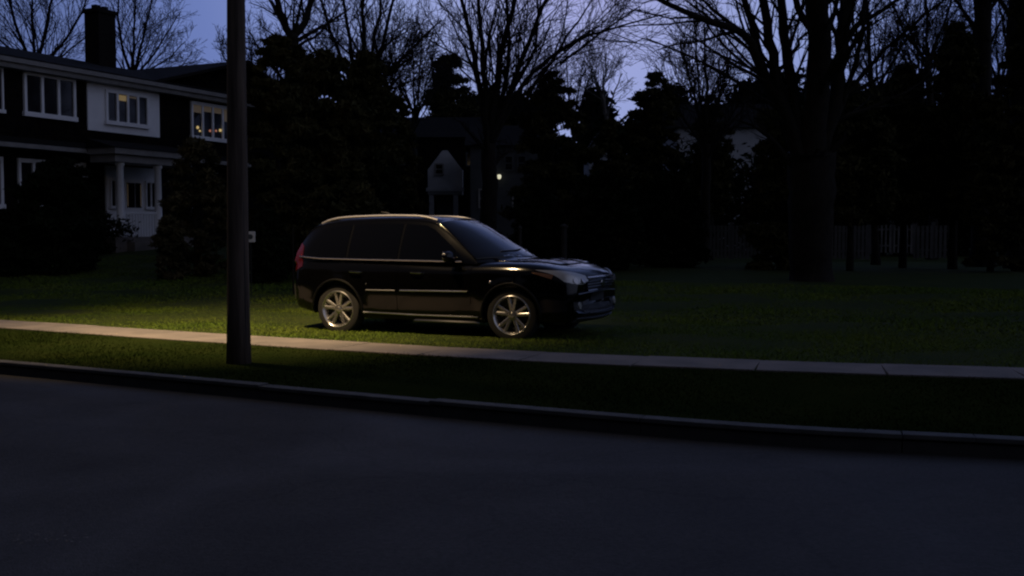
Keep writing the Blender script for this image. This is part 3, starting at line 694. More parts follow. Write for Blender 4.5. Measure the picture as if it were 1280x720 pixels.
# small white sign on a stake
p = at(313, 296, 23); z = ground_z(p.x, p.y)
sg = thing('yard_sign', 'small white square sign on a stake beside the utility pole', 'sign', Vector((p.x, p.y, z)))
m = MB(); m.box(p, (.21, .015, .23)); m.build('sign_board', M['signwhite'], sg, bevel=.004)
m = MB(); m.lathe([(0, .0085), (.055, .009), (.055, .012), (0, .012)], p, (0, -1, 0), 14); m.build('emblem', M['signdark'], sg)
m = MB(); m.tube([Vector((p.x, p.y + .02, z - .1)), Vector((p.x, p.y + .02, p.z))], .012, 6); m.build('stake', M['darkmetal'], sg)

# ------------------------------------------------------------------ utility pole with its street lamp
pb = at(298.5, 452, 11.75); pb.z = .12
pole = thing('utility_pole', 'thick wooden utility pole on the verge between kerb and sidewalk', 'utility pole', pb)
m = MB(); n = 14
tops = at(295, 0, 11.75)
m.tube([Vector((pb.x + (tops.x - pb.x) * (9 * i / n) / (tops.z - .12), pb.y, .0 + 9.6 * i / n)) for i in range(n + 1)], [.128 - .075 * i / n + (.012 if i == 0 else 0) for i in range(n + 1)], 22)
m.build('shaft', M['polewood'], pole, smooth=True)
LH = 8.3
lamp_p = pb + VH * .35 - UH * 1.9; lamp_p.z = LH
m = MB(); topx = pb.x - .05
m.tube([Vector((topx, pb.y, LH - .5)), Vector((topx, pb.y, LH - .5)) + (lamp_p - pb).normalized() * 0 + (VH * .2 - UH * .9) * .8 + Vector((0, 0, .45)), Vector((lamp_p.x, lamp_p.y, LH + .12))], .03, 8); m.build('lamp_arm', M['lamphead'], pole, smooth=True)
m = MB(); m.lathe([(.02, .22), (.12, .2), (.2, .1), (.22, .0), (.2, -.02), (.0, .02)], lamp_p, (0, 0, 1), 20); lh = m.build('lamp_head', M['lamphead'], pole, smooth=True)
m = MB(); m.lathe([(.0, -.12), (.09, -.1), (.15, -.04), (.15, -.025), (0, -.025)], lamp_p, (0, 0, 1), 20); lg = m.build('lamp_glass', M['lampglass'], pole, smooth=True)

m = MB(); m.tube([Vector((pb.x + .105, pb.y - .075, .0)), Vector((pb.x + .085 , pb.y - .068, 2.4)), Vector((pb.x + .06, pb.y - .06, 5.5))], .008, 6); m.build('ground_wire', M['darkmetal'], pole)
# small leaf litter on the asphalt bottom left
V = []
for i in range(45):
    px_ = random.uniform(12, 112); py_ = random.uniform(676, 692); d = F * CAMZ / (py_ - 290); q = at(px_, py_, d); q.z = .022 + random.uniform(0, .006)
    a = random.uniform(0, 6.28); s = random.uniform(.004, .013); e1 = Vector((math.cos(a), math.sin(a), random.uniform(-.3, .3))) * s; e2 = Vector((-math.sin(a), math.cos(a), random.uniform(0, .4))) * s * .6
    V += [q - e1, q - e2, q + e1, q + e2]
tag(fast_mesh('litter', np.array([tuple(v) for v in V]), None, M['litter']), 'small pale leaf fragments on the asphalt', 'leaf litter', kind='stuff')

exec_car = True
# ------------------------------------------------------------------ the parked car
# car frame: x forward (rear axle 0, front axle WB), y to its left, z up
WB = 2.76
HW = [(-.96, .70), (-.92, .80), (-.75, .885), (-.3, .925), (.5, .935), (2.0, .93), (2.9, .935), (3.3, .925), (3.55, .905), (3.70, .86), (3.76, .78)]
ZT = [(-.96, .90), (-.93, 1.00), (-.8, 1.10), (-.3, 1.115), (.8, 1.085), (1.9, 1.045), (2.2, 1.06), (2.7, 1.068), (3.1, 1.055), (3.4, 1.01), (3.6, .955), (3.71, .89), (3.76, .82)]
ZB = [(-.96, .52), (-.9, .40), (-.7, .33), (-.3, .27), (.5, .24), (2.3, .24), (3.2, .26), (3.5, .275), (3.68, .31), (3.76, .40)]
KB = [(-.96, -.16), (-.5, -.06), (0, 0), (2.2, 0), (2.8, .02), (3.3, .10), (3.76, .22)]
RING = [(0, 0), (.5, 0), (.86, .005), (.945, .05), (.972, .14), (.985, .3), (1, .46), (1, .6), (.985, .74), (.955, .86), (.915, .94), (.85, .985), (.7, 1.01), (.4, 1.03), (0, 1.045)]
rt = np.linspace(0, 1, len(RING))
def ring(t):
    return lerp_tab([(a, b[0]) for a, b in zip(rt, RING)], t), lerp_tab([(a, b[1]) for a, b in zip(rt, RING)], t)
def Lpt(x, t, s):
    yf, zf = ring(t); hw = lerp_tab(HW, x); zt = lerp_tab(ZT, x); zb = lerp_tab(ZB, x)
    # flared arches
    y = yf * hw; z = zb + (zt - zb) * zf
    for ax in (0, WB):
        dd = math.hypot(x - ax, (z - .36))
        if .3 < z < .98: y += .022 * math.exp(-((dd - .42) / .09) ** 2)
    # sculpted crease along the doors
    if z > .5: y += .010 * math.exp(-((z - .93) / .05) ** 2) * (1 if -.6 < x < 3.2 else .3)
    k = lerp_tab(KB, x)
    return Vector((x - k * y * y, s * y, z))
car = bpy.data.objects.new('parked_car', None); C.objects.link(car); car['rotd'] = 1
tag(car, 'black sport utility vehicle parked on the lawn beside the sidewalk', 'car')
ms = sorted(set(list(np.linspace(-.96, 3.76, 110))))
def loft(xs, tn, fn):
    V = []; Fc = []; rows = []
    for x in xs:
        row = []
        for i in range(tn + 1): row.append(fn(x, i / tn, 1))
        for i in range(tn - 1, 0, -1): row.append(fn(x, i / tn, -1))
        rows.append(row)
    k = len(rows[0])
    for row in rows: V += row
    for i in range(len(rows) - 1):
        for j in range(k): Fc.append((i * k + j, i * k + (j + 1) % k, (i + 1) * k + (j + 1) % k, (i + 1) * k + j))
    Fc.append(list(range(k))[::-1]); Fc.append([(len(rows) - 1) * k + j for j in range(k)])
    m = MB(); m.v = V; m.f = Fc; return m
body = loft(ms, 44, Lpt).build('body', M['paint'], smooth=True)
# cabin
GR = [(-.90, .10), (-.84, .22), (-.72, .40), (-.52, .54), (-.2, .605), (.3, .635), (.9, .642), (1.35, .625), (1.62, .585), (1.85, .49), (2.1, .355), (2.35, .215), (2.6, .08), (2.74, .0)]
GW = [(-.90, .80), (-.6, .875), (0, .895), (1.6, .885), (2.2, .87), (2.74, .86)]
GK = [(-.90, -.12), (-.2, -.05), (.8, 0), (1.4, .18), (1.8, .42), (2.3, .60), (2.74, .70)]
def Gpt(q, t, s):
    h = lerp_tab(GR, q); w = lerp_tab(GW, q); zb = 1.03
    H = h + .02
    # ring: up the side then over the top
    wt = w - .40 * H
    if t < .55:
        f = t / .55; y = w - .40 * H * f - .0; z = zb + H * .93 * f; y += .02 * math.sin(math.pi * f) * min(1, H / .4)
    else:
        f = (t - .55) / .45; a = f * math.pi / 2
        y = wt * (1 - f) if False else wt * (math.cos(a) ** .42); z = zb + H * .93 + (H * .07 + .02) * math.sin(a) ** 1.1
    return Vector((q - lerp_tab(GK, q) * y * y, s * y, z))
cab = loft(list(np.linspace(-.90, 2.74, 90)), 40, Gpt).build('cabin', M['paint'], smooth=True)

def apply_mods(o):
    dg = bpy.context.evaluated_depsgraph_get(); me = bpy.data.meshes.new_from_object(o.evaluated_get(dg)); o.modifiers.clear(); o.data = me
# proxies for projecting trim, taken before the wheel wells are cut
def bvh(*obs):
    V = []; Fc = []
    for o in obs:
        n = len(V); V += [v.co.copy() for v in o.data.vertices]; Fc += [[n + i for i in p.vertices] for p in o.data.polygons]
    return BVHTree.FromPolygons(V, Fc)
TREE = bvh(body, cab); TB = bvh(body); TC = bvh(cab)
cutters = []
for ax in (0, WB):
    for s in (-1, 1):
        m = MB(); m.lathe([(.0, 0), (.415, 0), (.415, .42), (0, .42)], (ax, s * .58, .36), (0, s, 0), 40); c = m.build('cutter', M['plastic']); cutters.append(c)
for c in cutters:
    md = body.modifiers.new('b', 'BOOLEAN'); md.operation = 'DIFFERENCE'; md.object = c; md.solver = 'EXACT'
bpy.context.view_layer.update(); apply_mods(body)
for c in cutters: bpy.data.objects.remove(c)
for p in body.data.polygons: p.use_smooth = True
for o in (body, cab): o.parent = car
def sharp(o, a=35):
    me = o.data
    bm = bmesh.new(); bm.from_mesh(me)
    for e in bm.edges:
        if len(e.link_faces) == 2 and e.calc_face_angle(0) > R(a): e.smooth = False
    bm.to_mesh(me); bm.free()
sharp(body); sharp(cab)

def along(line, t):
    s = t * (len(line) - 1); i = min(int(s), len(line) - 2); f = s - i
    return [line[i][k] + (line[i + 1][k] - line[i][k]) * f for k in range(len(line[0]))]
def resample(line, n=24):
    ds = [0]
    for i in range(len(line) - 1): ds.append(ds[-1] + math.dist(line[i], line[i + 1]))
    out = []
    for k in range(n + 1):
        t = ds[-1] * k / n
        for i in range(len(line) - 1):
            if ds[i] <= t <= ds[i + 1] + 1e-9:
                f = (t - ds[i]) / max(1e-9, ds[i + 1] - ds[i]); out.append([a + (b - a) * f for a, b in zip(line[i], line[i + 1])]); break
    return out
def proj(tree, mode, a, b, s):
    if mode == 'side': o, d = Vector((a, s * 2, b)), Vector((0, -s, 0))
    elif mode == 'front': o, d = Vector((6, a, b)), Vector((-1, 0, 0))
    elif mode == 'rear': o, d = Vector((-4, a, b)), Vector((1, 0, 0))
    elif mode == 'top': o, d = Vector((a, b, 4)), Vector((0, 0, -1))
    h = tree.ray_cast(o, d)
    if h[0] is None:
        h = tree.find_nearest(o + d * (2 if mode == 'side' else 3))
    n = h[1]
    if n.dot(d) > 0: n = -n
    return h[0], n
def patch(lo, hi, n, m_, mode, s, off, tree=None, thick=.02):
    """patch between two polylines in the projection plane, laid onto the body"""
    tree = tree or TREE; A = resample(lo, n); B = resample(hi, n); V = []; Fc = []
    for j in range(m_ + 1):
        for i in range(n + 1):
            f = j / m_; a = A[i][0] + (B[i][0] - A[i][0]) * f; b = A[i][1] + (B[i][1] - A[i][1]) * f
            p, nn = proj(tree, mode, a, b, s); V.append(p + nn * off)
    k = n + 1
    base = len(V)
    for j in range(m_ + 1):
        for i in range(n + 1):
            f = j / m_; a = A[i][0] + (B[i][0] - A[i][0]) * f; b = A[i][1] + (B[i][1] - A[i][1]) * f
            p, nn = proj(tree, mode, a, b, s); V.append(p + nn * (off - thick))
    for j in range(m_):
        for i in range(n):
            q = (j * k + i, j * k + i + 1, (j + 1) * k + i + 1, (j + 1) * k + i); Fc.append(q); Fc.append(tuple(base + x for x in q[::-1]))
    edge = [i for i in range(k)] + [j * k + n for j in range(1, m_ + 1)] + [m_ * k + i for i in range(n - 1, -1, -1)] + [j * k for j in range(m_ - 1, 0, -1)]
    for i in range(len(edge)): a, b = edge[i], edge[(i + 1) % len(edge)]; Fc.append((a, b, base + b, base + a))
    mb = MB(); mb.v = V; mb.f = Fc; return mb
def cpart(mb, name, mat_, parent=None, smooth=True, label=None):
    o = mb.build(name, M[mat_], None, smooth=smooth); o.parent = parent or car; sharp(o, 40)
    if label: o['label'] = label
    return o
def strip(line, w, mode, s, off, tree=None, k=6, n=40, flat=.5):
    """thin moulding following a projected line"""
    pts = []
    for a, b in resample(line, n):
        p, nn = proj(tree or TREE, mode, a, b, s); pts.append(p + nn * off)
    return MB().tube(pts, w, k)

for s in (-1, 1):
    # doors
    sill = .385
    fd = cpart(patch([(1.02, sill), (1.9, sill), (2.16, .50)], [(1.02, 1.035), (1.6, 1.025), (2.16, 1.015)], 22, 12, 'side', s, .007, TB), 'front_door', 'paint')
    rd = cpart(patch([(.36, .55), (.52, sill + .02), (.70, sill), (1.0, sill)], [(.02, 1.06), (.4, 1.052), (.7, 1.045), (1.0, 1.036)], 22, 12, 'side', s, .007, TB), 'rear_door', 'paint')
    for (hx, pr) in ((1.22, fd), (.22, rd)):
        a, n1 = proj(TB, 'side', hx, .905, s); b, n2 = proj(TB, 'side', hx + .2, .9, s)
        cpart(MB().tube([a, a + n1 * .045 + Vector((.02, 0, 0)), b + n2 * .045 - Vector((.02, 0, 0)), b], .013, 8), 'handle', 'chrome', pr)
    # side moulding and sill strip
    cpart(strip([(1.06, .655), (2.12, .665)], .013, 'side', s, .012, TB), 'side_moulding', 'chrome', fd)
    cpart(strip([(.50, .65), (.98, .654)], .011, 'side', s, .012, TB), 'side_moulding', 'dullchrome', rd)
    cpart(strip([(.45, .335), (1.3, .32), (2.28, .32)], .013, 'side', s, .014, TB), 'sill_strip', 'chrome')
    # running board under the doors
    m = MB(); m.tube([Vector((1.25, s * .87, .235)), Vector((1.3, s * .91, .245)), Vector((2.2, s * .91, .245)), Vector((2.27, s * .87, .235))], .022, 8); cpart(m, 'side_step', 'dullchrome')
    # glass
    def gz(x): return 1.075 + .0 * x
    cpart(patch([(1.02, 1.075), (1.5, 1.072), (2.02, 1.068)], [(1.02, 1.585), (1.35, 1.565), (1.50, 1.50), (1.80, 1.28), (2.02, 1.10)], 30, 10, 'side', s, .005, TC), 'front_window', 'carglass', fd)
    cpart(patch([(.16, 1.082), (.6, 1.08), (.97, 1.077)], [(.16, 1.575), (.6, 1.592), (.97, 1.588)], 18, 10, 'side', s, .005, TC), 'rear_window', 'carglass', rd)
    cpart(patch([(-.68, 1.12), (-.3, 1.092), (.11, 1.085)], [(-.52, 1.40), (-.38, 1.50), (-.15, 1.55), (.11, 1.57)], 20, 10, 'side', s, .005, TC), 'quarter_window', 'carglass')
    # belt chrome
    cpart(strip([(-.72, 1.112), (-.3, 1.084), (.5, 1.074), (1.3, 1.068), (2.0, 1.064)], .010, 'side', s, .020, TC), 'belt_strip', 'chrome')
    # pillar trims
    cpart(patch([(.12, 1.08), (.15, 1.08)], [(.12, 1.57), (.15, 1.57)], 2, 8, 'side', s, .004, TC), 'pillar', 'glossblack')
    cpart(patch([(.98, 1.076), (1.01, 1.076)], [(.98, 1.588), (1.01, 1.588)], 2, 8, 'side', s, .004, TC), 'pillar', 'glossblack')
    # roof rail
    pts = []
    for i in range(21):
        x = -.48 + 1.95 * i / 20; h = TC.ray_cast(Vector((x, s * .585, 4)), Vector((0, 0, -1))); z = (h[0].z if h[0] else 1.6)
        e = min(i, 20 - i) / 20; pts.append(Vector((x, s * .585, z + .026 * min(1, e * 8) + .002)))
    cpart(MB().tube(pts, .019, 8), 'roof_rail', 'railmetal')
    # mirror
    mm = MB(); c = Vector((1.86, s * 1.005, 1.135)); n0 = len(mm.v)
    bm = bmesh.new(); bmesh.ops.create_icosphere(bm, subdivisions=3, radius=1)
    for v in bm.verts:
        v.co = Vector((v.co.x * .085 * (1 if v.co.x > 0 else .55), v.co.y * .125, v.co.z * .085)) + c
    mm.v = [v.co.copy() for v in bm.verts]; mm.f = [[l.index for l in f.verts] for f in bm.faces]; bm.free()
    mm.tube([Vector((1.88, s * .85, 1.06)), Vector((1.88, s * .93, 1.085)), Vector((1.87, s * .96, 1.1))], .026, 8)
    mo = cpart(mm, 'mirror', 'paint')
    cpart(MB().lathe([(0, 0), (.07, 0), (.07, .008), (0, .008)], (1.815, s * 1.005, 1.14), (-1, 0, 0), 20), 'mirror_glass', 'chrome', mo)
    cpart(MB().tube([Vector((1.935, s * .94, 1.125)), Vector((1.945, s * 1.0, 1.125)), Vector((1.90, s * 1.09, 1.13))], .010, 6), 'turn_signal', 'amber', mo)
    # wheel arch lips
    for ax in (0, WB):
        pts = []
        for i in range(27):
            th = R(-8 + 196 * i / 26); x = ax + .43 * math.cos(th); z = .36 + .43 * math.sin(th)
            p, nn = proj(TB, 'side', x, max(z, .30), s); pts.append(Vector((x, p.y + s * .002, z)))
        cpart(MB().tube(pts, .018, 8), 'wheel_arch', 'satinblack')
    # sill cladding
    cpart(patch([(.44, .255), (2.32, .255)], [(.44, .315), (2.32, .305)], 30, 3, 'side', s, .010, TB), 'sill_cladding', 'satinblack')
    # tail light, wraps the corner
    tl = cpart(patch([(-.91, .90), (-.80, .89), (-.64, .97)], [(-.81, 1.27), (-.75, 1.31), (-.68, 1.26)], 14, 8, 'side', s, .010, TREE), 'tail_light', 'redlens')
    # headlight: swept lens with amber corner
    hl = cpart(patch([(s * .50, .79), (s * .64, .775), (s * .78, .79), (s * .86, .82)], [(s * .52, .89), (s * .64, .925), (s * .78, .955), (s * .88, .97)], 16, 7, 'front', s, .010, TB), 'headlight', 'headlamp')
    for yy in (.62, .75):
        p, nn = proj(TB, 'front', s * yy, .828, s)
        cpart(MB().lathe([(0, .002), (.030, .004), (.038, .014), (.0, .016)], p + nn * .008, nn, 18), 'headlight_bulb', 'chrome', hl)
    cpart(patch([(3.06, .93), (3.2, .89), (3.34, .85)], [(3.06, .94), (3.2, .93), (3.36, .91)], 14, 5, 'side', s, .012, TB), 'corner_lens', 'amber', hl)
    # fog lamp and lower scoop
    p, nn = proj(TB, 'front', s * .66, .50, s)
    cpart(patch([(s * .50, .43), (s * .78, .45)], [(s * .52, .545), (s * .80, .56)], 8, 5, 'front', s, .006, TB), 'fog_lamp_bezel', 'plastic')
    cpart(MB().lathe([(0, .010), (.042, .012), (.05, .0), (.05, -.01)], p + nn * .012, nn, 18), 'fog_lamp', 'headlamp')
    # mud flap / fender side marker
    p, nn = proj(TB, 'side', 2.46, .80, s)
    cpart(MB().lathe([(0, .008), (.016, .006), (.022, 0)], p + nn * .004, nn, 14), 'side_marker', 'chrome')
    p, nn = proj(TB, 'side', -.0 + .50, .74, s)
    cpart(MB().lathe([(0, .006), (.010, .004), (.014, 0)], p + nn * .004, nn, 12), 'reflector', 'chrome')

# windscreen, rear screen
def gpatch(q0, q1, t0, name, mat_, off, n=30, m_=24):
    V = []; Fc = []
    for i in range(n + 1):
        q = q0 + (q1 - q0) * i / n; row = []
        for j in range(m_ + 1):
            f = -1 + 2 * j / m_; s_ = 1 if f >= 0 else -1; t = 1 - (1 - t0) * abs(f)
            p = Gpt(q, t, s_); e = .004
            a = Gpt(q + e, t, s_) - Gpt(q - e, t, s_); b = Gpt(q, min(1, t + e), s_) - Gpt(q, max(0, t - e), s_)
            nn = a.cross(b) * (-s_)
            if nn.length < 1e-9: nn = Vector((0, 0, 1))
            nn.normalize()
            if nn.z < 0: nn = -nn
            V.append(p + nn * off)
    k = m_ + 1
    for i in range(n):
        for j in range(m_): Fc.append((i * k + j, i * k + j + 1, (i + 1) * k + j + 1, (i + 1) * k + j))
    mb = MB(); mb.v = V; mb.f = Fc
    o = cpart(mb, name, mat_); md = o.modifiers.new('t', 'SOLIDIFY'); md.thickness = .008; md.offset = -1 if False else 0
    return o
gpatch(1.66, 2.66, .60, 'windscreen', 'carglass', .006)
gpatch(-.86, -.50, .62, 'rear_screen', 'carglass', .006)
# bonnet shut line: raised bonnet panel
V = []; n = 26; k = 20; Fc = []
for i in range(n + 1):
    x = 2.58 + (3.40 - 2.58) * i / n
    for j in range(k + 1):
        y = (-1 + 2 * j / k) * (.66 - .10 * (i / n) ** 2); xx = x - .22 * y * y * (i / n) - .55 * y * y * (1 - i / n)
        h = TREE.ray_cast(Vector((xx, y, 3)), Vector((0, 0, -1))); z = h[0].z if h[0] else 1
        crease = .012 * math.exp(-((abs(y) - .42) / .06) ** 2)
        V.append(Vector((xx, y, z + .005 + crease)))
for i in range(n):
    for j in range(k): a = i * (k + 1) + j; Fc.append((a, a + 1, a + k + 2, a + k + 1))
mb = MB(); mb.v = V; mb.f = Fc; bo = cpart(mb, 'bonnet', 'paint'); md = bo.modifiers.new('t', 'SOLIDIFY'); md.thickness = .006; md.offset = 0
# wipers
for s in (0.15, -.45):
    pts = []
    for i in range(8):
        y = s + .5 * i / 7; q = Vector((2.52 - .62 * y * y - .05 * i / 7, y, 3)); h = TREE.ray_cast(q, Vector((0, 0, -1))); pts.append((h[0] if h[0] else q) + Vector((0, 0, .02)))
    cpart(MB().tube(pts, .008, 5), 'wiper', 'plastic')
# grille with chrome bars, emblem bar, number plate recess, lower intake
cpart(patch([(-.44, .70), (0, .685), (.44, .70)], [(-.48, .855), (0, .865), (.48, .855)], 24, 6, 'front', 1, .004, TB), 'grille', 'plastic')
for z, w, r_ in ((.866, .50, .013), (.822, .48, .008), (.785, .47, .008), (.748, .46, .008), (.70, .45, .013)):
    cpart(strip([(-w, z - .008), (0, z), (w, z - .008)], r_, 'front', 1, .014, TB), 'grille_bar', 'chrome' if r_ > .01 else 'dullchrome')
p, nn = proj(TB, 'front', 0, .79, 1)
cpart(MB().lathe([(0, .012), (.055, .010), (.065, 0)], p + nn * .016, nn, 24), 'emblem', 'chrome')
cpart(patch([(-.60, .36), (0, .34), (.60, .36)], [(-.46, .50), (0, .51), (.46, .50)], 24, 5, 'front', 1, .004, TB), 'lower_intake', 'plastic')
for z in (.40, .445): cpart(strip([(-.48, z), (0, z - .01), (.48, z)], .008, 'front', 1, .010, TB), 'intake_bar', 'darkmetal')
cpart(patch([(-.26, .54), (.26, .54)], [(-.26, .655), (.26, .655)], 10, 4, 'front', 1, .014, TB), 'number_plate_holder', 'plastic')
cpart(strip([(-.72, .655), (-.4, .67), (0, .675), (.4, .67), (.72, .655)], .011, 'front', 1, .008, TB), 'bumper_strip', 'dullchrome')
cpart(patch([(-.70, .29), (0, .27), (.70, .29)], [(-.66, .335), (0, .32), (.66, .335)], 24, 3, 'front', 1, .018, TB), 'skid_plate', 'dullchrome')
# rear bumper and spoiler
cpart(patch([(-.74, .50), (.74, .50)], [(-.74, .70), (.74, .70)], 20, 4, 'rear', 1, .02, TB), 'rear_bumper', 'plastic')
m = MB(); m.poly_prism([Vector((-.66, -.52, 1.585)), Vector((-.30, -.55, 1.655)), Vector((-.30, -.55, 1.675)), Vector((-.70, -.52, 1.605))], (0, 1.06, 0)); cpart(m, 'spoiler', 'paint', smooth=False)
cpart(MB().tube([Vector((.3, .12, 1.70)), Vector((.22, .12, 1.76)), Vector((.10, .12, 1.78))], [.02, .014, .006], 8), 'antenna', 'plastic')
# underbody
m = MB(); m.box((1.4, 0, .30), (3.7, 1.1, .14)); cpart(m, 'underbody', 'plastic', smooth=False)
for s in (-.35,): cpart(MB().tube([Vector((-.2, s, .30)), Vector((-.80, s, .30))], .035, 10), 'exhaust', 'darkmetal')

# wheels
def make_wheel(x, s, steer):
    root = bpy.data.objects.new('wheel', None); C.objects.link(root); root.parent = car; root.location = (x, s * .80, .362); root.rotation_euler = (0, 0, R(steer))
    def wp(mb, name, mat_, sm=True):
        o = mb.build(name, M[mat_], None, smooth=sm); o.parent = root; sharp(o, 40); return o
    ax = (0, s, 0)
    wp(MB().lathe([(.258, -.11), (.30, -.118), (.345, -.105), (.360, -.08), (.362, 0), (.360, .08), (.345, .105), (.30, .120), (.258, .112)], (0, 0, 0), ax, 48), 'tyre', 'rubber')
    wp(MB().lathe([(.0, -.10), (.25, -.10), (.262, -.112), (.262, -.09), (.225, -.06), (.222, .06), (.238, .095), (.262, .108), (.268, .116), (.258, .122), (.240, .104), (.232, .085)], (0, 0, 0), ax, 48), 'rim', 'alloy')
    wp(MB().lathe([(.0, .012), (.17, .012), (.17, -.01), (.0, -.01)], (0, 0, 0), ax, 32), 'brake_disc', 'darkmetal')
    sp_ = MB()
    for k in range(5):
        for e in (-1, 1):
            a0 = 2 * math.pi * k / 5 + .3; a1 = a0 + e * .22
            p0 = Vector((math.cos(a0 + e * .16) * .055, 0, math.sin(a0 + e * .16) * .055)); p1 = Vector((math.cos(a1) * .242, 0, math.sin(a1) * .242))
            dr_ = (p1 - p0).normalized(); tn = Vector((-dr_.z, 0, dr_.x))
            for (pa, pb_, wa, wb, ya, yb, th) in ((p0, p1, .026, .022, .088, .104, .03),):
                n = len(sp_.v)
                for (pp, ww, yy) in ((pa, wa, ya), (pb_, wb, yb)):
                    for (dx, dy) in ((-1, -th), (-1, -.006), (-.6, 0), (.6, 0), (1, -.006), (1, -th)): sp_.v.append(pp + tn * (ww * dx) + Vector((0, s * (yy + dy), 0)))
                for j in range(6): sp_.f.append((n + j, n + (j + 1) % 6, n + 6 + (j + 1) % 6, n + 6 + j))
                sp_.f.append([n + j for j in range(6)]); sp_.f.append([n + 6 + j for j in range(6)])
    wp(sp_, 'spokes', 'alloy', False)
    wp(MB().lathe([(.0, .108), (.03, .106), (.036, .098), (.062, .092), (.07, .07), (.07, .02)], (0, 0, 0), ax, 28), 'hub', 'alloy')
for x in (0, WB):
    for s in (-1, 1): make_wheel(x, s, 4 if x else 0)

# place the car: right-hand side towards the camera, nose to the right
wf = at(640, 423, 14.62); wr = at(426, 413, 15.80)
ang = math.atan2(wf.y - wr.y, wf.x - wr.x)
sc_ = math.hypot(wf.x - wr.x, wf.y - wr.y) / WB
print('CAR scale', sc_, 'angle', math.degrees(ang))
sc_ = min(1.05, sc_)
car.scale = (sc_,) * 3
car.rotation_euler = (0, 0, ang)
mid = (wf + wr) / 2
off = Vector((math.cos(ang), math.sin(ang), 0)) * (WB / 2 * sc_) ; side = Vector((-math.sin(ang), math.cos(ang), 0)) * (.89 * sc_)
car.location = Vector((mid.x - .005, mid.y - .15, .075)) - off + side

# ------------------------------------------------------------------ light
w = bpy.data.worlds.new("World"); sc.world = w; w.use_nodes = True
nt = w.node_tree; bg = nt.nodes['Background']
sky = nt.nodes.new('ShaderNodeTexSky'); sky.sky_type = 'NISHITA'; sky.sun_disc = False
SUN_EL, SUN_AZ = R(-4.0), R(3)
sky.sun_elevation = SUN_EL; sky.sun_rotation = SUN_AZ; sky.air_density = 1.0; sky.dust_density = .6; sky.ozone_density = 3.0
# blue-hour dome: lavender afterglow ahead, fading to deep blue round and behind
tc = nt.nodes.new('ShaderNodeTexCoord'); dot = nt.nodes.new('ShaderNodeVectorMath'); dot.operation = 'DOT_PRODUCT'
GD = Vector((math.sin(R(4)) * math.cos(R(14)), math.cos(R(4)) * math.cos(R(14)), math.sin(R(14))))
dot.inputs[1].default_value = GD; nt.links.new(tc.outputs['Generated'], dot.inputs[0])
ac = nt.nodes.new('ShaderNodeMath'); ac.operation = 'ARCCOSINE'; ac.use_clamp = False; nt.links.new(dot.outputs['Value'], ac.inputs[0])
dv = nt.nodes.new('ShaderNodeMath'); dv.operation = 'DIVIDE'; dv.inputs[1].default_value = math.pi; nt.links.new(ac.outputs[0], dv.inputs[0])
rp = nt.nodes.new('ShaderNodeValToRGB'); nt.links.new(dv.outputs[0], rp.inputs['Fac'])
stops = [(0, (.37, .385, .70)), (.055, (.28, .34, .64)), (.11, (.14, .195, .46)), (.20, (.07, .10, .22)), (.5, (.030, .033, .050)), (1, (.016, .018, .026))]
while len(rp.color_ramp.elements) < len(stops): rp.color_ramp.elements.new(.5)
for e, (p_, c_) in zip(rp.color_ramp.elements, stops): e.position = p_; e.color = (*c_, 1)
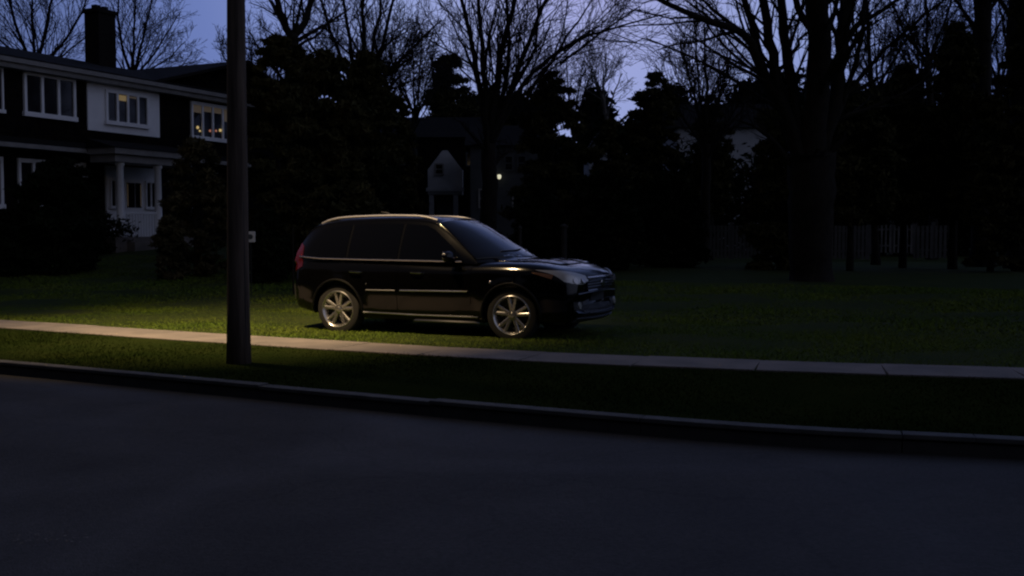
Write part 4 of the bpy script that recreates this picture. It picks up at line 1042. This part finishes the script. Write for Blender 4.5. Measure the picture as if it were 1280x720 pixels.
# paler bank of sky low on the right-hand side
d2 = nt.nodes.new('ShaderNodeVectorMath'); d2.operation = 'DOT_PRODUCT'; G2 = Vector((UH.x, UH.y, .38)).normalized(); d2.inputs[1].default_value = G2
nt.links.new(tc.outputs['Generated'], d2.inputs[0])
m2 = nt.nodes.new('ShaderNodeMapRange'); m2.interpolation_type = 'SMOOTHSTEP'; m2.inputs[1].default_value = .55; m2.inputs[2].default_value = 1.0; m2.inputs[3].default_value = 0; m2.inputs[4].default_value = 1
nt.links.new(d2.outputs['Value'], m2.inputs[0])
a2 = nt.nodes.new('ShaderNodeMix'); a2.data_type = 'RGBA'; a2.blend_type = 'ADD'; a2.inputs[7].default_value = (.16, .18, .27, 1)
nt.links.new(m2.outputs[0], a2.inputs[0]); nt.links.new(rp.outputs['Color'], a2.inputs[6])
ad = nt.nodes.new('ShaderNodeMix'); ad.data_type = 'RGBA'; ad.blend_type = 'ADD'; ad.inputs[0].default_value = .12
nt.links.new(a2.outputs[2], ad.inputs[6]); nt.links.new(sky.outputs[0], ad.inputs[7]); nt.links.new(ad.outputs[2], bg.inputs[0]); bg.inputs[1].default_value = 1.0
L = bpy.data.lights.new('sun', 'SUN'); L.energy = .004; L.angle = R(20); L.color = (.8, .8, 1)
so = bpy.data.objects.new('sun', L); C.objects.link(so)
sd = Vector((math.sin(SUN_AZ) * math.cos(SUN_EL), math.cos(SUN_AZ) * math.cos(SUN_EL), math.sin(R(12))))
so.rotation_euler = (-sd).to_track_quat('-Z', 'Y').to_euler()
L = bpy.data.lights.new('street_lamp_light', 'SPOT'); L.energy = 6000; L.color = (1, .70, .38); L.spot_size = R(70); L.spot_blend = 1; L.shadow_soft_size = .12
lo = bpy.data.objects.new('street_lamp_light', L); C.objects.link(lo); lo.location = lamp_p - Vector((0, 0, .16))
aim = uv(-10.5, 12.6, .1); lo.rotation_euler = (aim - lo.location).to_track_quat('-Z', 'Y').to_euler()

L = bpy.data.lights.new('street_lamp_spill', 'POINT'); L.energy = 120; L.color = (1, .74, .42); L.shadow_soft_size = .12
l2 = bpy.data.objects.new('street_lamp_spill', L); C.objects.link(l2); l2.location = lamp_p - Vector((0, 0, .24))

# ------------------------------------------------------------------ camera
cam = bpy.data.cameras.new('camera'); co = bpy.data.objects.new('camera', cam); C.objects.link(co)
co.location = (0, 0, CAMZ); co.rotation_euler = (math.pi / 2 - PITCH, 0, 0)
cam.sensor_width = 36; cam.lens = F / 1280 * 36; cam.clip_end = 3000; cam.clip_start = .05
sc.camera = co
sc.view_settings.view_transform = 'Standard'; sc.view_settings.look = 'None'; sc.view_settings.gamma = 1; sc.view_settings.exposure = 0
sc.cycles.filter_width = 2.2
sc.cycles.use_denoising = True
sc.cycles.max_bounces = 6
